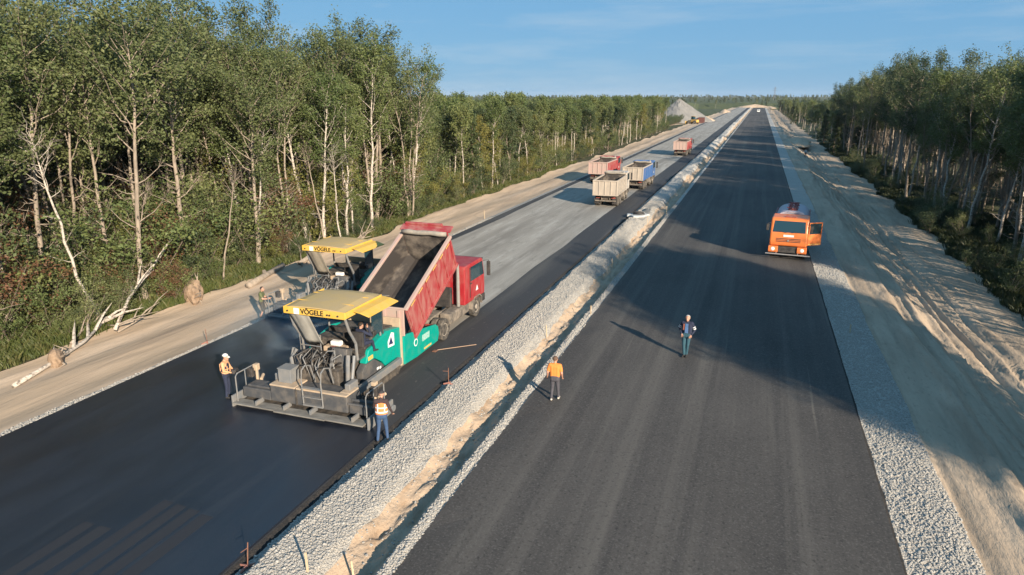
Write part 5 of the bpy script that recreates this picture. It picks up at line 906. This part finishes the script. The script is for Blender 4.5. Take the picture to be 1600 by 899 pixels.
for k in range(600): y = 60+200*random.random()**1.3; x = -30.3-random.random()**1.2*14; put(x, y, random.uniform(.3, 1.0), random.choice([12, 13, 15, 16, 16]))
wood('left_wood', P, S, K, 'dense mixed wood behind the front trees on the left'); P = []; S = []; K = []
def lit(x, y):      # clearings in the right wood: strips along the sun's direction that are left open
    q = y+.922*x; return not (32 < q < 46.5 or q > 57.5) or (q > 62 and float(fbm(np.array([q*.11]), np.array([2.5]))[0]) < .345)
def c_k(k): return k*5.6
def put_r(x, y, s_, k):
    if not lit(x, y): put(x, y, s_, k)
for k in range(135): put_r(random.uniform(19.5, 27), random.uniform(4, 27.5), random.uniform(.80, .9), random.choice([0, 1, 1, 3, 4]))
for k in range(11): put(random.uniform(18, 22), -11+c_k(k)+random.uniform(-1.5, 1.5), random.uniform(.62, .8), random.choice([5, 7, 7, 6]))
for k in range(80): put_r(random.uniform(20.5, 28), random.uniform(31, 64), random.uniform(.86, .98), random.choice([0, 1, 1, 3, 4]))
for k in range(430): y = 45+230*random.random()**1.3; x = 24+random.random()**1.4*60 + max(0, (75-y)*.9); put_r(x, y, random.uniform(.72, .93)*(.96 if y < 100 else 1.0), random.choice([0, 2, 2, 3, 1, 8]))
for k in range(240): y = 50+250*random.random()**1.2; x = 20+random.random()**1.4*30; put(x, y, random.uniform(.35, .75), random.choice([12, 16, 16, 16]))
for k in range(450): y = 180+560*random.random()**1.2; x = 17+random.random()**1.5*90; put(x, y, random.uniform(.8, 1.05), random.choice([5, 6, 8, 8, 10, 11]), -2.2)
wood('right_wood', P, S, K, 'dense shaded wood behind the front trees on the right'); P = []; S = []; K = []
for k in range(5200):     # the forest that runs to the horizon
    r = 330+3600*random.random()**2.0; a = random.uniform(-1.35, .55); x, y = r*math.sin(a), r*math.cos(a)
    if -66 < x < 16 and y < 870: continue
    if x > 0 and y < 500 and x < 40: continue
    put(x, y, random.uniform(.85, 1.1)*(1+.55*max(0, r-700)/1800), random.choice([5, 6, 8, 8, 10, 10, 11, 11]), -2.4 + max(0, r-900)*.0019)
wood('far_wood', P, S, K, 'far forest reaching the horizon')
# closed canopy of the far forest under the single far crowns
n1, n2 = 90, 150; V = []; rr = 420*(4600/420)**(np.arange(n1)/(n1-1)); aa = np.linspace(-1.5, .75, n2)
RR, AA = np.meshgrid(rr, aa, indexing='ij'); X = RR*np.sin(AA); Y = RR*np.cos(AA); Z = 4.2+np.maximum(0, RR-900)*.0024 + (fbm(X*.09, Y*.09)-.5)*5
Z = np.where((X > -72) & (X < 30) & (Y < 900), -2.85, Z); i, j = np.meshgrid(np.arange(n1-1), np.arange(n2-1), indexing='ij'); a = (i*n2+j).ravel()
tag(mesh_obj('far_canopy', np_mesh('far_canopy', np.stack([X, Y, Z], -1).reshape(-1, 3), np.stack([a, a+n2, a+n2+1, a+1], 1), False), layered('far_canopy_leaves', (.05, .065, .024), [((.085, .095, .035), .12, I1, .4, .65, .8)], bumps=[(.5, I1, 1, 1.)])), 'closed leafy canopy of the far forest', 'forest', kind='stuff')

# ------------------------------------------------------------------ the air
m = MB(); m.box(-4850, 3650, -350, 5050, -4.3, 45); hz_ = m.build('haze', None); tag(hz_, 'thin bluish summer haze over the whole valley', 'haze', kind='stuff')
hm = bpy.data.materials.new('haze_air'); hm.use_nodes = True; ns, ls = nt(hm); ns.remove(ns['Principled BSDF']); pv = ns.new('ShaderNodeVolumePrincipled'); pv.inputs['Color'].default_value = (.80, .88, 1, 1); pv.inputs['Density'].default_value = .00006; pv.inputs['Anisotropy'].default_value = 0.
ls.new(pv.outputs[0], ns['Material Output'].inputs['Volume']); hz_.data.materials.clear(); hz_.data.materials.append(hm)

# thin bluish vapour off the hot mat behind the far screed
m = MB(); m.box(-22.4, -15.9, 20.3, 27.6, .10, 3.2); st = m.build('asphalt_vapour', None); tag(st, 'thin bluish vapour rising off the hot fresh asphalt between the pavers', 'vapour', kind='stuff')
vm = bpy.data.materials.new('vapour'); vm.use_nodes = True; ns, ls = nt(vm); ns.remove(ns['Principled BSDF']); pv = ns.new('ShaderNodeVolumePrincipled'); pv.inputs['Color'].default_value = (.62, .82, 1, 1)
g = N(ns, 'ShaderNodeNewGeometry'); nz = N(ns, 'ShaderNodeTexNoise', Scale=.55, Detail=3); ls.new(g.outputs['Position'], nz.inputs['Vector'])
def vmath(op, a, b, clamp=False):
    n_ = N(ns, 'ShaderNodeMath', operation=op, use_clamp=clamp)
    for k, v in enumerate((a, b)):
        if isinstance(v, (int, float)): n_.inputs[k].default_value = v
        else: ls.new(v, n_.inputs[k])
    return n_.outputs[0]
sx = N(ns, 'ShaderNodeSeparateXYZ'); ls.new(g.outputs['Position'], sx.inputs[0])
def fall(o_, c, h): return vmath('SUBTRACT', 1., vmath('POWER', vmath('MULTIPLY', vmath('ABSOLUTE', vmath('SUBTRACT', o_, c), 0), 1/h), 2.), True)
d_ = vmath('MULTIPLY', vmath('MULTIPLY', fall(sx.outputs[0], -19.15, 3.2), fall(sx.outputs[1], 24.2, 3.4)), fall(sx.outputs[2], .1, 3.0))
d_ = vmath('MULTIPLY', d_, vmath('MULTIPLY', vmath('SUBTRACT', nz.outputs[0], .40, True), .50)); ls.new(d_, pv.inputs['Density']); ls.new(pv.outputs[0], ns['Material Output'].inputs['Volume']); st.data.materials.clear(); st.data.materials.append(vm)
